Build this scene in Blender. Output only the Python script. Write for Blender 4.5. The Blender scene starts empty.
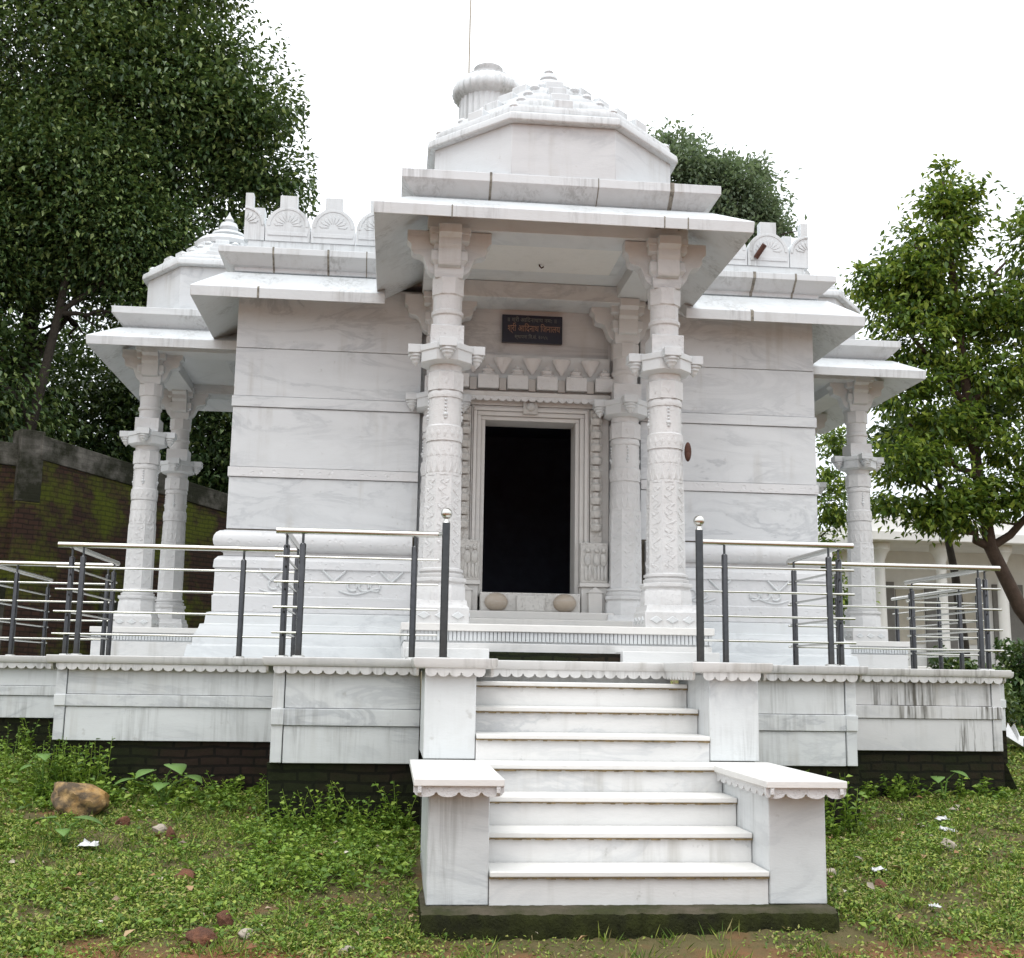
import bpy, math, random
import numpy as np
from mathutils import Matrix, Vector

R = math.radians
scene = bpy.context.scene
col = scene.collection
rng = np.random.default_rng(7)
random.seed(7)

# ------------------------------------------------------------------ camera
YAW, PITCH, ROLL, FPX = 0.1003, 0.1653, 0.0157, 1161.92
CAM = Vector((-1.3314, -6.4470, 1.2155))
_f = Vector((math.sin(YAW)*math.cos(PITCH), math.cos(YAW)*math.cos(PITCH), math.sin(PITCH)))
_r = Vector((math.cos(YAW), -math.sin(YAW), 0)); _u = _r.cross(_f)
_r2 = math.cos(ROLL)*_r + math.sin(ROLL)*_u
_u2 = -math.sin(ROLL)*_r + math.cos(ROLL)*_u
cd = bpy.data.cameras.new('camera'); cam = bpy.data.objects.new('camera', cd); col.objects.link(cam)
cd.sensor_fit = 'HORIZONTAL'; cd.sensor_width = 36; cd.lens = FPX*36/1024
cd.clip_start = .05; cd.clip_end = 3000
m = Matrix((( _r2.x, _u2.x, -_f.x, CAM.x), (_r2.y, _u2.y, -_f.y, CAM.y), (_r2.z, _u2.z, -_f.z, CAM.z), (0, 0, 0, 1)))
cam.matrix_world = m
scene.camera = cam

# ------------------------------------------------------------------ overcast sky, veiled sun, exposure
SUN_EL, SUN_AZ = 62, 205          # azimuth clockwise from +Y: behind the photographer, to the left
w = bpy.data.worlds.new('World'); scene.world = w; w.use_nodes = True
nt = w.node_tree; nt.nodes.clear()
out = nt.nodes.new('ShaderNodeOutputWorld'); add = nt.nodes.new('ShaderNodeAddShader')
bg1 = nt.nodes.new('ShaderNodeBackground'); bg2 = nt.nodes.new('ShaderNodeBackground')
sky = nt.nodes.new('ShaderNodeTexSky'); sky.sky_type = 'NISHITA'; sky.sun_disc = False
sky.sun_elevation = R(SUN_EL); sky.sun_rotation = R(SUN_AZ)
nt.links.new(sky.outputs[0], bg1.inputs[0]); bg1.inputs[1].default_value = .05
tc = nt.nodes.new('ShaderNodeTexCoord'); nz = nt.nodes.new('ShaderNodeTexNoise'); nz.inputs['Scale'].default_value = 2.0
nz.inputs['Detail'].default_value = 4
sx_ = nt.nodes.new('ShaderNodeSeparateXYZ'); mr_ = nt.nodes.new('ShaderNodeMapRange')      # overcast cloud: overhead about 2.5 times the horizon
mr_.inputs[1].default_value = 0; mr_.inputs[2].default_value = 1; mr_.inputs[3].default_value = .92; mr_.inputs[4].default_value = 2.35
nv = nt.nodes.new('ShaderNodeMapRange'); nv.inputs[1].default_value = .3; nv.inputs[2].default_value = .7; nv.inputs[3].default_value = .94; nv.inputs[4].default_value = 1.06
mm = nt.nodes.new('ShaderNodeMath'); mm.operation = 'MULTIPLY'
nt.links.new(tc.outputs['Generated'], nz.inputs['Vector']); nt.links.new(tc.outputs['Generated'], sx_.inputs[0])
nt.links.new(sx_.outputs[2], mr_.inputs[0]); nt.links.new(nz.outputs[0], nv.inputs[0])
nt.links.new(mr_.outputs[0], mm.inputs[0]); nt.links.new(nv.outputs[0], mm.inputs[1]); nt.links.new(mm.outputs[0], bg2.inputs[1])
bg2.inputs[0].default_value = (.98, .995, 1.0, 1)
nt.links.new(bg1.outputs[0], add.inputs[0]); nt.links.new(bg2.outputs[0], add.inputs[1]); nt.links.new(add.outputs[0], out.inputs[0])

sd = bpy.data.lights.new('sun', 'SUN'); sd.energy = 1.1; sd.angle = R(25); sd.color = (1, .985, .955)
sun = bpy.data.objects.new('sun', sd); col.objects.link(sun)
_d = Vector((math.sin(R(SUN_AZ))*math.cos(R(SUN_EL)), math.cos(R(SUN_AZ))*math.cos(R(SUN_EL)), math.sin(R(SUN_EL))))
sun.rotation_euler = (-_d).to_track_quat('-Z', 'Y').to_euler()
sun.location = (-10, -20, 30)

vs = scene.view_settings
scene.display_settings.display_device = 'sRGB'
vs.view_transform = 'Standard'; vs.look = 'None'; vs.gamma = 1; vs.use_curve_mapping = False
vs.exposure = 0.0
scene.cycles.use_denoising = True
scene.cycles.max_bounces = 8; scene.cycles.diffuse_bounces = 5; scene.cycles.transparent_max_bounces = 4

# ------------------------------------------------------------------ materials
class NT:
    def __init__(s, name):
        s.m = bpy.data.materials.new(name); s.m.use_nodes = True
        s.t = s.m.node_tree; s.t.nodes.clear()
        s.out = s.n('ShaderNodeOutputMaterial'); s.b = s.n('ShaderNodeBsdfPrincipled')
        s.l(s.b.outputs[0], s.out.inputs[0])
    def n(s, t, **k):
        x = s.t.nodes.new(t)
        for a, b in k.items(): setattr(x, a, b)
        return x
    def l(s, a, b): s.t.links.new(a, b)
    def val(s, sock, v):
        if isinstance(v, (int, float, tuple, list)): sock.default_value = v
        else: s.l(v, sock)
    def coord(s, scale=(1, 1, 1), rot=(0, 0, 0), rand=True, kind='Object'):
        tc = s.n('ShaderNodeTexCoord'); mp = s.n('ShaderNodeMapping')
        mp.inputs['Scale'].default_value = scale; mp.inputs['Rotation'].default_value = rot
        src = tc.outputs[kind]
        if rand:
            oi = s.n('ShaderNodeObjectInfo'); mu = s.n('ShaderNodeMath', operation='MULTIPLY'); mu.inputs[1].default_value = 37.0
            s.l(oi.outputs['Random'], mu.inputs[0])
            av = s.n('ShaderNodeVectorMath', operation='ADD'); s.l(src, av.inputs[0]); s.l(mu.outputs[0], av.inputs[1]); src = av.outputs[0]
        s.l(src, mp.inputs['Vector']); return mp.outputs[0]
    def noise(s, v, scale, detail=4, rough=.55, dist=0):
        x = s.n('ShaderNodeTexNoise'); s.l(v, x.inputs['Vector'])
        x.inputs['Scale'].default_value = scale; x.inputs['Detail'].default_value = detail
        x.inputs['Roughness'].default_value = rough; x.inputs['Distortion'].default_value = dist
        return x.outputs[0]
    def ramp(s, f, *st):
        x = s.n('ShaderNodeValToRGB'); e = x.color_ramp.elements
        while len(e) < len(st): e.new(.5)
        for q, (p, c) in zip(e, st):
            q.position = p; q.color = (c, c, c, 1) if isinstance(c, (int, float)) else (*c, 1)
        s.l(f, x.inputs[0]); return x.outputs[0]
    def mix(s, f, a, b, mode='MIX'):
        x = s.n('ShaderNodeMix', data_type='RGBA', blend_type=mode)
        s.val(x.inputs[0], f)
        s.val(x.inputs[6], (*a, 1) if isinstance(a, tuple) and len(a) == 3 else a)
        s.val(x.inputs[7], (*b, 1) if isinstance(b, tuple) and len(b) == 3 else b)
        return x.outputs[2]
    def mul(s, a, b, op='MULTIPLY'):
        x = s.n('ShaderNodeMath', operation=op); s.val(x.inputs[0], a); s.val(x.inputs[1], b); return x.outputs[0]
    def bump(s, h, strength, dist, prev=None):
        x = s.n('ShaderNodeBump'); x.inputs['Strength'].default_value = strength; x.inputs['Distance'].default_value = dist
        s.l(h, x.inputs['Height'])
        if prev: s.l(prev, x.inputs['Normal'])
        return x.outputs[0]
    def fin(s, colr, rough=.5, normal=None, metal=0, spec=None):
        s.val(s.b.inputs['Base Color'], (*colr, 1) if isinstance(colr, tuple) and len(colr) == 3 else colr)
        s.val(s.b.inputs['Roughness'], rough); s.b.inputs['Metallic'].default_value = metal
        if spec is not None: s.b.inputs['Specular IOR Level'].default_value = spec
        if normal: s.l(normal, s.b.inputs['Normal'])
        return s.m

def marble(name, base=(.61, .63, .635), vein=.55, grime=.35, carve=None, edge=None, rough=.42, rand=True, drip=0):
    s = NT(name)
    v = s.coord((.8, .8, 2.6), (.08, .28, .1), rand)
    n1 = s.noise(v, 1.1, 9, .62, 1.6)
    veins = s.ramp(n1, (.40, 0), (.485, 1), (.52, .25), (.62, 0))
    msk = s.ramp(s.noise(v, .55, 3), (.42, 0), (.66, 1))
    cloud = s.ramp(s.noise(v, 1.7, 6, .6, .8), (.3, 0), (.75, 1))
    c = s.mix(s.mul(cloud, .42), base, tuple(x*.8 for x in base))
    c = s.mix(s.mul(s.mul(veins, msk), vein), c, (.34, .36, .38))
    fine = s.noise(v, 22, 4, .7)
    c = s.mix(s.mul(s.ramp(fine, (.5, 0), (.8, 1)), .25), c, (.5, .5, .49))
    # weather streaks and grey-brown dirt of their own shape
    vs_ = s.coord((7, 7, .55), (0, 0, 0), rand)
    st = s.ramp(s.noise(vs_, 1.0, 5, .6), (.52, 0), (.74, 1))
    sm = s.ramp(s.noise(s.coord((1, 1, 1), (0, 0, 0), rand), 1.3, 3), (.45, 0), (.62, 1))
    c = s.mix(s.mul(s.mul(st, sm), grime), c, (.36, .345, .31))
    if drip:
        vd = s.coord((26, 26, 1.3), (0, 0, 0), rand)
        dd = s.ramp(s.noise(vd, 1.0, 6, .65, .6), (.44, 0), (.62, 1)); dm = s.ramp(s.noise(s.coord((3.2, 3.2, .9), (0, 0, 0), rand), 1.0, 4, .6), (.48, 0), (.62, 1)); dd = s.mul(dd, dm)
        c = s.mix(s.mul(dd, drip), c, (.10, .095, .08))
    sp = s.ramp(s.noise(s.coord((1, 1, 1), (0, 0, 0), rand), 9, 6, .7), (.64, 0), (.72, 1))
    c = s.mix(s.mul(sp, grime*.6), c, (.30, .29, .26))
    h = s.noise(v, 35, 4, .6)
    nrm = s.bump(h, .25, .004)
    if carve:
        sc, st_, kind = carve
        vc = s.coord((1, 1, 1), (0, 0, 0), False)
        vo = s.n('ShaderNodeTexVoronoi', feature='SMOOTH_F1'); s.l(vc, vo.inputs['Vector']); vo.inputs['Scale'].default_value = sc
        vo.inputs['Smoothness'].default_value = .35
        wv = s.n('ShaderNodeTexWave', wave_type='RINGS'); s.l(vc, wv.inputs['Vector']); wv.inputs['Scale'].default_value = sc*.3
        wv.inputs['Distortion'].default_value = 7; wv.inputs['Detail'].default_value = 1; wv.inputs['Detail Scale'].default_value = sc*.12
        hh = s.mul(vo.outputs['Distance'], s.mul(wv.outputs['Fac'], .45), 'ADD')
        hh = s.ramp(hh, (.28, 0), (.42, 1), (.8, .8))
        nrm = s.bump(hh, st_, .012, nrm)
    return s.fin(c, rough, nrm, spec=.4)

M = {}
M['marble'] = marble('white_marble')
M['marble_wall'] = marble('veined_marble_slab', (.598, .618, .628), .7, .6)
M['marble_dirty'] = marble('stained_marble', (.58, .58, .575), .5, .9, drip=1.0)
M['marble_panel'] = marble('platform_marble', (.61, .63, .63), .7, .65, drip=.35)
M['marble_step'] = marble('step_marble', (.66, .655, .64), .5, .9)
M['marble_tread'] = marble('tread_marble', (.70, .69, .66), .12, .2, rough=.5)
M['ledge'] = marble('ledge_marble', (.60, .595, .58), .3, .85, drip=.5)
M['carved'] = marble('carved_marble', (.62, .62, .615), .2, .35, (44, .5, 0))
M['carved_big'] = marble('scroll_carved_marble', (.62, .625, .63), .25, .3, (16, .4, 0))
M['carved_old'] = marble('carved_beige_marble', (.53, .515, .485), .25, .6, (44, .7, 0))
M['frame_old'] = marble('beige_door_marble', (.57, .555, .53), .3, .6)
M['worn'] = marble('worn_brown_marble', (.36, .30, .235), .2, .6)
M['roof'] = marble('roof_marble', (.625, .65, .66), .25, .4, drip=.35)

def simple(name, c, rough=.6, metal=0, var=.25, scale=6, bump=.3, bd=.01, spec=None, c2=None):
    s = NT(name); v = s.coord()
    n = s.ramp(s.noise(v, scale, 6, .65), (.3, 0), (.72, 1))
    cc = s.mix(n, c, c2 if c2 else tuple(x*(1-var) for x in c))
    return s.fin(cc, rough, s.bump(s.noise(v, scale*4, 5, .7), bump, bd), metal, spec)

M['steel'] = simple('stainless_steel', (.62, .61, .57), .24, 1, .12, 30, .03, .002)
M['steel_dark'] = simple('reflection_toned_steel', (.08, .08, .083), .10, 1, .3, 30, .03, .002)  # posts: reflection of dark surroundings put into the base colour
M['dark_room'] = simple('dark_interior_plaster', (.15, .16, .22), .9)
M['joint'] = simple('dirt_joint', (.16, .14, .105), .95, 0, .6, 18)
M['seam'] = simple('grey_dirt_seam', (.34, .32, .27), .95, 0, .75, 26, .3, .004)
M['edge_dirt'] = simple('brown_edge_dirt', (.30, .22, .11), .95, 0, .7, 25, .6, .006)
M['plaque'] = simple('dark_blue_plaque', (.018, .018, .035), .25, 0, .2, 5, .02, .001)
M['gilt'] = simple('faded_gilt_lettering', (.34, .19, .12), .5, 0, .3, 40, .05, .001)
M['pale_ink'] = simple('faded_pale_lettering', (.17, .17, .15), .5, 0, .3, 40, .05, .001)
M['rust'] = simple('rusty_brown', (.10, .04, .025), .9, 0, .5, 20, .6, .01)
M['laterite'] = simple('red_laterite', (.21, .085, .042), .95, 0, .6, 16, 1.0, .02, c2=(.07, .03, .02))
M['pale_stone'] = simple('pale_pebble', (.42, .36, .29), .9, 0, .4, 20, .5, .005)
M['pole_wood'] = simple('weathered_pole', (.50, .46, .38), .8, 0, .4, 20)
M['paper'] = simple('white_paper', (.66, .66, .66), .7, 0, .2, 12, .2, .004)
M['dry_leaf'] = simple('dry_brown_leaf', (.27, .15, .07), .85, 0, .5, 30, .3, .002)
M['bark'] = simple('tree_bark', (.05, .04, .03), .95, 0, .5, 9, .9, .02)
M['bark_pale'] = simple('reddish_bark', (.10, .066, .048), .95, 0, .45, 9, .9, .02)
M['bldg_white'] = simple('white_painted_wall', (.72, .71, .68), .8, 0, .15, 2, .2, .004)
M['bldg_shade'] = simple('cream_plaster', (.5, .46, .38), .8, 0, .3, 3, .2, .004)
M['dark_opening'] = simple('dark_doorway', (.19, .18, .165), .9)

def boulder_mat():
    s = NT('ochre_boulder'); v = s.coord()
    n = s.noise(v, 3.2, 6, .62, .5)
    c = s.mix(s.ramp(n, (.44, 0), (.54, 1)), (.36, .205, .065), (.085, .06, .035))
    c = s.mix(s.ramp(s.noise(v, 14, 4), (.45, 0), (.75, 1)), c, (.46, .30, .13))
    return s.fin(c, .9, s.bump(s.noise(v, 18, 6, .7), .8, .02))
M['boulder'] = boulder_mat()

def brick_mat(name, c1, c2, mortar, moss, mossf, moss_lo=.42, moss_hi=.62, plaster=None, bw=.22, bh=.075, courses=.8):
    s = NT(name); tc = s.n('ShaderNodeTexCoord'); sp = s.n('ShaderNodeSeparateXYZ'); s.l(tc.outputs['Object'], sp.inputs[0])
    cb = s.n('ShaderNodeCombineXYZ'); s.l(s.mul(sp.outputs[0], sp.outputs[1], 'ADD'), cb.inputs[0]); s.l(sp.outputs[2], cb.inputs[1])
    v0 = tc.outputs['Object']
    wob = s.n('ShaderNodeTexNoise'); s.l(v0, wob.inputs['Vector']); wob.inputs['Scale'].default_value = 3
    wv = s.n('ShaderNodeVectorMath', operation='MULTIPLY_ADD'); s.l(wob.outputs['Color'], wv.inputs[0]); wv.inputs[1].default_value = (.09, .055, 0); s.l(cb.outputs[0], wv.inputs[2])
    b = s.n('ShaderNodeTexBrick'); s.l(wv.outputs[0], b.inputs['Vector'])
    b.inputs['Scale'].default_value = 1; b.inputs['Brick Width'].default_value = bw; b.inputs['Row Height'].default_value = bh
    b.inputs['Mortar Size'].default_value = .011; b.inputs['Color1'].default_value = (*c1, 1); b.inputs['Color2'].default_value = (*c2, 1); b.inputs['Mortar'].default_value = (*mortar, 1)
    c = s.mix(.6, b.outputs['Color'], s.mix(s.noise(v0, 9, 5, .7), c2, tuple(x*.5 for x in c1)))
    if plaster:
        pc, lo, hi = plaster
        c = s.mix(s.ramp(s.noise(v0, .8, 5, .6), (lo, 0), (hi, 1)), c, s.mix(s.noise(v0, 5, 6, .7), pc, tuple(x*.45 for x in pc)))
    mo = s.ramp(s.noise(v0, 1.1, 6, .65), (moss_lo, 0), (moss_hi, 1))
    c = s.mix(s.mul(mo, mossf), c, s.mix(s.noise(v0, 11, 5, .7), moss, tuple(x*.3 for x in moss)))
    c = s.mix(s.mul(b.outputs['Fac'], courses), c, tuple(x*.35 for x in mortar))
    return s.fin(c, .95, s.bump(s.noise(v0, 25, 5, .7), .7, .015, s.bump(b.outputs['Fac'], .7, -.012)), spec=.2)
M['footing'] = brick_mat('algae_dark_brick', (.016, .013, .010), (.034, .020, .014), (.009, .009, .007), (.020, .027, .009), .9, .36, .54, courses=.55)
M['compound'] = brick_mat('mossy_brick_wall', (.022, .017, .012), (.058, .028, .019), (.016, .015, .011), (.095, .115, .010), .95, .47, .60, courses=.4)  # brick tones darkened to carry the heavy tree shade on this wall
M['plaster'] = brick_mat('weathered_plaster', (.05, .047, .04), (.19, .178, .155), (.11, .10, .09), (.020, .022, .010), .95, .40, .56, courses=0)
def slab_mat():
    s = NT('mossy_concrete'); v = s.coord()
    g = s.n('ShaderNodeNewGeometry'); sp = s.n('ShaderNodeSeparateXYZ'); s.l(g.outputs['Normal'], sp.inputs[0])
    c = s.mix(s.noise(v, 6, 6, .7), (.075, .062, .044), (.13, .11, .08))
    mo = s.ramp(s.noise(v, 2.6, 6, .7), (.36, 0), (.58, 1))
    c = s.mix(s.mul(mo, .85), c, s.mix(s.noise(v, 20, 5, .7), (.045, .056, .012), (.014, .014, .008)))
    return s.fin(c, .95, s.bump(s.noise(v, 22, 6, .75), .9, .02), spec=.2)
M['slab'] = slab_mat()
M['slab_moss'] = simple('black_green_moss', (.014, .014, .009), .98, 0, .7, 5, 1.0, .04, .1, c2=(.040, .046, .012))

def ground_mat():
    s = NT('earth_and_moss'); v = s.coord(rand=False)
    sp = s.n('ShaderNodeSeparateXYZ'); tc = s.n('ShaderNodeTexCoord'); s.l(tc.outputs['Object'], sp.inputs[0])
    n = s.noise(v, 1.4, 6, .65); n2 = s.noise(v, 14, 6, .7)
    earth = s.mix(n2, (.33, .14, .068), (.12, .055, .030))
    green = s.mix(n2, (.075, .075, .024), (.15, .115, .06))
    edge = s.mul(s.mul(sp.outputs[1], s.mul(n, 1.3), 'SUBTRACT'), -1.0)          # bare earth towards the track in front
    f = s.ramp(s.mul(edge, .5, 'ADD'), (.92, 0), (1.0, 1)) if False else None
    mr = s.n('ShaderNodeMapRange'); s.l(s.mul(sp.outputs[1], s.mul(n, 1.6), 'ADD'), mr.inputs[0])
    mr.inputs[1].default_value = .55; mr.inputs[2].default_value = .15; mr.inputs[3].default_value = 0; mr.inputs[4].default_value = 1
    patch = s.ramp(s.noise(v, 2.3, 5, .6), (.56, 0), (.68, 1))
    c = s.mix(s.mul(patch, .7), green, earth)
    c = s.mix(mr.outputs[0], c, earth)
    return s.fin(c, .95, s.bump(s.noise(v, 30, 6, .75), .9, .02), spec=.2)
M['ground'] = ground_mat()

def leaf_mat(name, cols, rough=.45, trans=.25):
    s = NT(name); g = s.n('ShaderNodeNewGeometry')
    st = [(i/(len(cols)-1), c) for i, c in enumerate(cols)]
    c = s.ramp(g.outputs['Random Per Island'], *st)
    s.fin(c, rough, spec=.35)
    tr = s.n('ShaderNodeBsdfTranslucent'); s.l(s.mix(.5, c, (.12, .18, .02)), tr.inputs[0])
    mx = s.n('ShaderNodeMixShader'); mx.inputs[0].default_value = trans
    s.l(s.b.outputs[0], mx.inputs[1]); s.l(tr.outputs[0], mx.inputs[2]); s.l(mx.outputs[0], s.out.inputs[0])
    return s.m
M['leaf_dark'] = leaf_mat('dark_foliage', [(.028, .060, .022), (.045, .088, .030), (.07, .12, .042), (.10, .155, .05), (.24, .31, .10)], .32, .22)
M['leaf_far'] = leaf_mat('glare_paled_foliage', [(.14, .20, .13), (.19, .25, .165), (.24, .30, .20)], .7, .4)  # leaf colours lightened to paint in the glare over the far tree
M['leaf_bright'] = leaf_mat('fresh_foliage', [(.032, .070, .018), (.075, .135, .022), (.16, .24, .03), (.32, .38, .06)], .40, .42)
M['grass'] = leaf_mat('ground_cover_leaves', [(.055, .11, .016), (.105, .185, .026), (.19, .285, .040), (.34, .40, .075), (.29, .23, .11)], .55, .25)
M['weed'] = leaf_mat('weed_leaves', [(.08, .155, .022), (.155, .265, .032), (.28, .38, .055)], .45, .25)
M['litter'] = leaf_mat('fallen_leaves', [(.16, .07, .035), (.30, .17, .08), (.42, .30, .17), (.25, .13, .06), (.55, .50, .42), (.10, .06, .04)], .8, .05)
M['broadleaf'] = leaf_mat('broad_leaves', [(.12, .25, .05), (.19, .32, .08)], .4, .3)

# ------------------------------------------------------------------ mesh helpers
class MB:
    def __init__(s): s.v = []; s.f = []
    def add(s, vs, fs):
        o = len(s.v); s.v += [tuple(p) for p in vs]; s.f += [tuple(i+o for i in f) for f in fs]; return s
    def box(s, x0, x1, y0, y1, z0, z1):
        return s.add([(x0,y0,z0),(x1,y0,z0),(x1,y1,z0),(x0,y1,z0),(x0,y0,z1),(x1,y0,z1),(x1,y1,z1),(x0,y1,z1)],
                     [(0,3,2,1),(4,5,6,7),(0,1,5,4),(1,2,6,5),(2,3,7,6),(3,0,4,7)])
    def prism(s, poly, a0, a1, ax='z'):
        # poly: 2D outline; extruded along ax from a0 to a1
        def p(u, v, a): return (u, v, a) if ax == 'z' else ((u, a, v) if ax == 'y' else (a, u, v))
        n = len(poly); vs = [p(u, v, a0) for u, v in poly] + [p(u, v, a1) for u, v in poly]
        fs = [tuple(range(n))[::-1], tuple(range(n, 2*n))] + [(i, (i+1) % n, n+(i+1) % n, n+i) for i in range(n)]
        return s.add(vs, fs)
    def lathe(s, cx, cy, prof, n=24, rot=0, sx=1, sy=1):
        vs = []; fs = []
        for r, z in prof:
            for k in range(n):
                a = rot+2*math.pi*k/n; vs.append((cx+r*math.cos(a)*sx, cy+r*math.sin(a)*sy, z))
        for i in range(len(prof)-1):
            for k in range(n):
                fs.append((i*n+k, i*n+(k+1) % n, (i+1)*n+(k+1) % n, (i+1)*n+k))
        fs.append(tuple(range(n))[::-1]); fs.append(tuple(range((len(prof)-1)*n, len(prof)*n)))
        return s.add(vs, fs)
    def poly(s, cx, cy, prof, n):                       # apothem profile: n = 4 square, 8 octagon, flat side to the front
        k = 1/math.cos(math.pi/n); return s.lathe(cx, cy, [(a*k, z) for a, z in prof], n, math.pi/n)
    def tube(s, pts, r, n=10):
        pts = [Vector(p) for p in pts]; rs = r if isinstance(r, (list, tuple)) else [r]*len(pts)
        vs = []; fs = []; ref = None
        for i, p in enumerate(pts):
            t = (pts[min(i+1, len(pts)-1)]-pts[max(i-1, 0)]).normalized()
            if ref is None: ref = t.orthogonal().normalized()
            ref = (ref-t*ref.dot(t)).normalized(); b = t.cross(ref)
            for k in range(n):
                a = 2*math.pi*k/n; vs.append(p+(ref*math.cos(a)+b*math.sin(a))*rs[i])
        for i in range(len(pts)-1):
            for k in range(n): fs.append((i*n+k, i*n+(k+1) % n, (i+1)*n+(k+1) % n, (i+1)*n+k))
        fs.append(tuple(range(n))[::-1]); fs.append(tuple(range((len(pts)-1)*n, len(pts)*n)))
        return s.add(vs, fs)
    def sweep(s, path, prof, closed=False):
        # path: 2D points, outward side on the right hand when walking; prof: closed outline of (offset outward, z)
        n = len(path); P = [Vector(p) for p in path]; nr = []
        def seg(i): d = (P[(i+1) % n]-P[i]).normalized(); return Vector((d.y, -d.x))
        for i in range(n):
            if not closed and i == 0: nr.append(seg(0)); continue
            if not closed and i == n-1: nr.append(seg(n-2)); continue
            a, b = seg((i-1) % n), seg(i); mm = a+b; nr.append(mm*(2/mm.length_squared) if mm.length > 1e-6 else a)
        k = len(prof); vs = []; fs = []
        for i in range(n):
            for d, z in prof: q = P[i]+nr[i]*d; vs.append((q.x, q.y, z))
        for i in range(n if closed else n-1):
            j = (i+1) % n
            for q in range(k): fs.append((i*k+q, j*k+q, j*k+(q+1) % k, i*k+(q+1) % k))
        if not closed: fs.append(tuple(range(k))); fs.append(tuple(range((n-1)*k, n*k))[::-1])
        return s.add(vs, fs)
    def sphere(s, c, r, nu=16, nv=10, sx=1, sy=1, sz=1):
        prof = [(r*math.sin(math.pi*j/nv)+1e-4, c[2]-r*sz*math.cos(math.pi*j/nv)) for j in range(nv+1)]
        return s.lathe(c[0], c[1], prof, nu, 0, sx, sy)
    def build(s, name, mat, parent=None, bevel=0, smooth=35, loc=None):
        root = parent
        while root is not None and root.parent: root = root.parent
        o = Vector(root.location) if root is not None else Vector(loc or (0, 0, 0))
        me = bpy.data.meshes.new(name)
        me.from_pydata([(a-o.x, b-o.y, c-o.z) for a, b, c in s.v], [], s.f)
        bm_fix(me)
        me.polygons.foreach_set('use_smooth', [True]*len(me.polygons)); me.set_sharp_from_angle(angle=R(smooth))
        ob = bpy.data.objects.new(name, me); col.objects.link(ob); me.materials.append(M[mat] if isinstance(mat, str) else mat)
        if parent is not None: ob.parent = parent
        else: ob.location = o
        if bevel:
            b = ob.modifiers.new('bevel', 'BEVEL'); b.width = bevel; b.segments = 2; b.limit_method = 'ANGLE'; b.angle_limit = R(40)
        return ob
import bmesh
def bm_fix(me):
    bm = bmesh.new(); bm.from_mesh(me); bmesh.ops.recalc_face_normals(bm, faces=bm.faces); bm.to_mesh(me); bm.free()

def empty(name, loc, label, cat, group=None):
    o = bpy.data.objects.new(name, None); o.location = loc; o.empty_display_size = .3; col.objects.link(o)
    return tag(o, label, cat, group)
def tag(o, label=None, cat=None, group=None, kind=None):
    if label: o['label'] = label
    if cat: o['category'] = cat
    if group: o['group'] = group
    if kind: o['kind'] = kind
    return o
def kids(o): return [c for c in bpy.data.objects if c.parent == o]
def dup(o, parent=None, loc=None):
    c = o.copy(); col.objects.link(c)
    if parent is not None: c.parent = parent
    if loc is not None: c.location = loc
    for ch in kids(o): dup(ch, c)
    return c
def scallops(name, mat, parent, path, d, z1, drop, pitch=.11, thick=.018):
    # a hanging fringe of rounded lobes along the path, offset d outward; one continuous strip per straight run
    P = [Vector(p) for p in path]
    for a, b in zip(P[:-1], P[1:]):
        L = (b-a).length; t = (b-a)/L; nrm = Vector((t.y, -t.x)); n = max(1, round(L/pitch)); q = L/n
        low = [(0, z1-drop*.55)]
        for i in range(n):
            low += [(i*q+q*(.5-.46*math.cos(math.pi*k/6)), z1-drop*.58-drop*.42*math.sin(math.pi*k/6)) for k in range(7)]
            low.append(((i+1)*q, z1-drop*.55))
        mb = MB(); vs = []
        for dd in (d, d-thick):
            for u, z in low:
                p = a+t*u+nrm*dd; vs += [(p.x, p.y, z1), (p.x, p.y, z)]
        m_ = len(low); fs = []
        for i in range(m_-1):
            A = 2*i; B_ = 2*m_+2*i
            fs += [(A, A+2, A+3, A+1), (B_, B_+1, B_+3, B_+2), (A, B_, B_+2, A+2), (A+1, A+3, B_+3, B_+1)]
        e = 2*(m_-1); fs += [(0, 1, 2*m_+1, 2*m_), (e, 2*m_+e, 2*m_+e+1, e+1)]
        mb.add(vs, fs).build(name, mat, parent)

# ------------------------------------------------------------------ ground
YS = [-400, -8, -1, -.3, .7, 2.16, 3.5, 6, 12, 25, 60, 900]
ZS = [-.4, -.33, -.15, -.10, 0, .11, .20, .42, .65, 1.0, 1.15, 1.15]
def gz(x, y):
    x = np.asarray(x, float); y = np.asarray(y, float)
    z = np.interp(y, YS, ZS)
    z = z - .075*np.exp(-((x-.1)/1.5)**4)*np.exp(-((y+.45)/.45)**2)
    z = z + .022*np.sin(x*2.1+y*1.3)*np.cos(y*1.9-x*.7) + .012*np.sin(x*5.3+1)*np.sin(y*4.7)
    return z
def axis(*spans):
    a = []
    for lo, hi, st in spans: a += list(np.arange(lo, hi, st))
    return np.array(a+[spans[-1][1]])
xs = axis((-900, -60, 120), (-60, -12, 6), (-12, 12, .15), (12, 60, 6), (60, 900, 120)); ys = axis((-400, -40, 60), (-40, -4, 3), (-4, 9, .12), (9, 30, 1), (30, 100, 10), (100, 900, 100))
X, Y = np.meshgrid(xs, ys); Z = gz(X, Y)
g = MB(); nx = len(xs)
g.v = list(zip(X.ravel().tolist(), Y.ravel().tolist(), Z.ravel().tolist()))
g.f = [(j*nx+i, j*nx+i+1, (j+1)*nx+i+1, (j+1)*nx+i) for j in range(len(ys)-1) for i in range(nx-1)]
tag(g.build('ground', 'ground', smooth=180), kind='structure')

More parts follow.
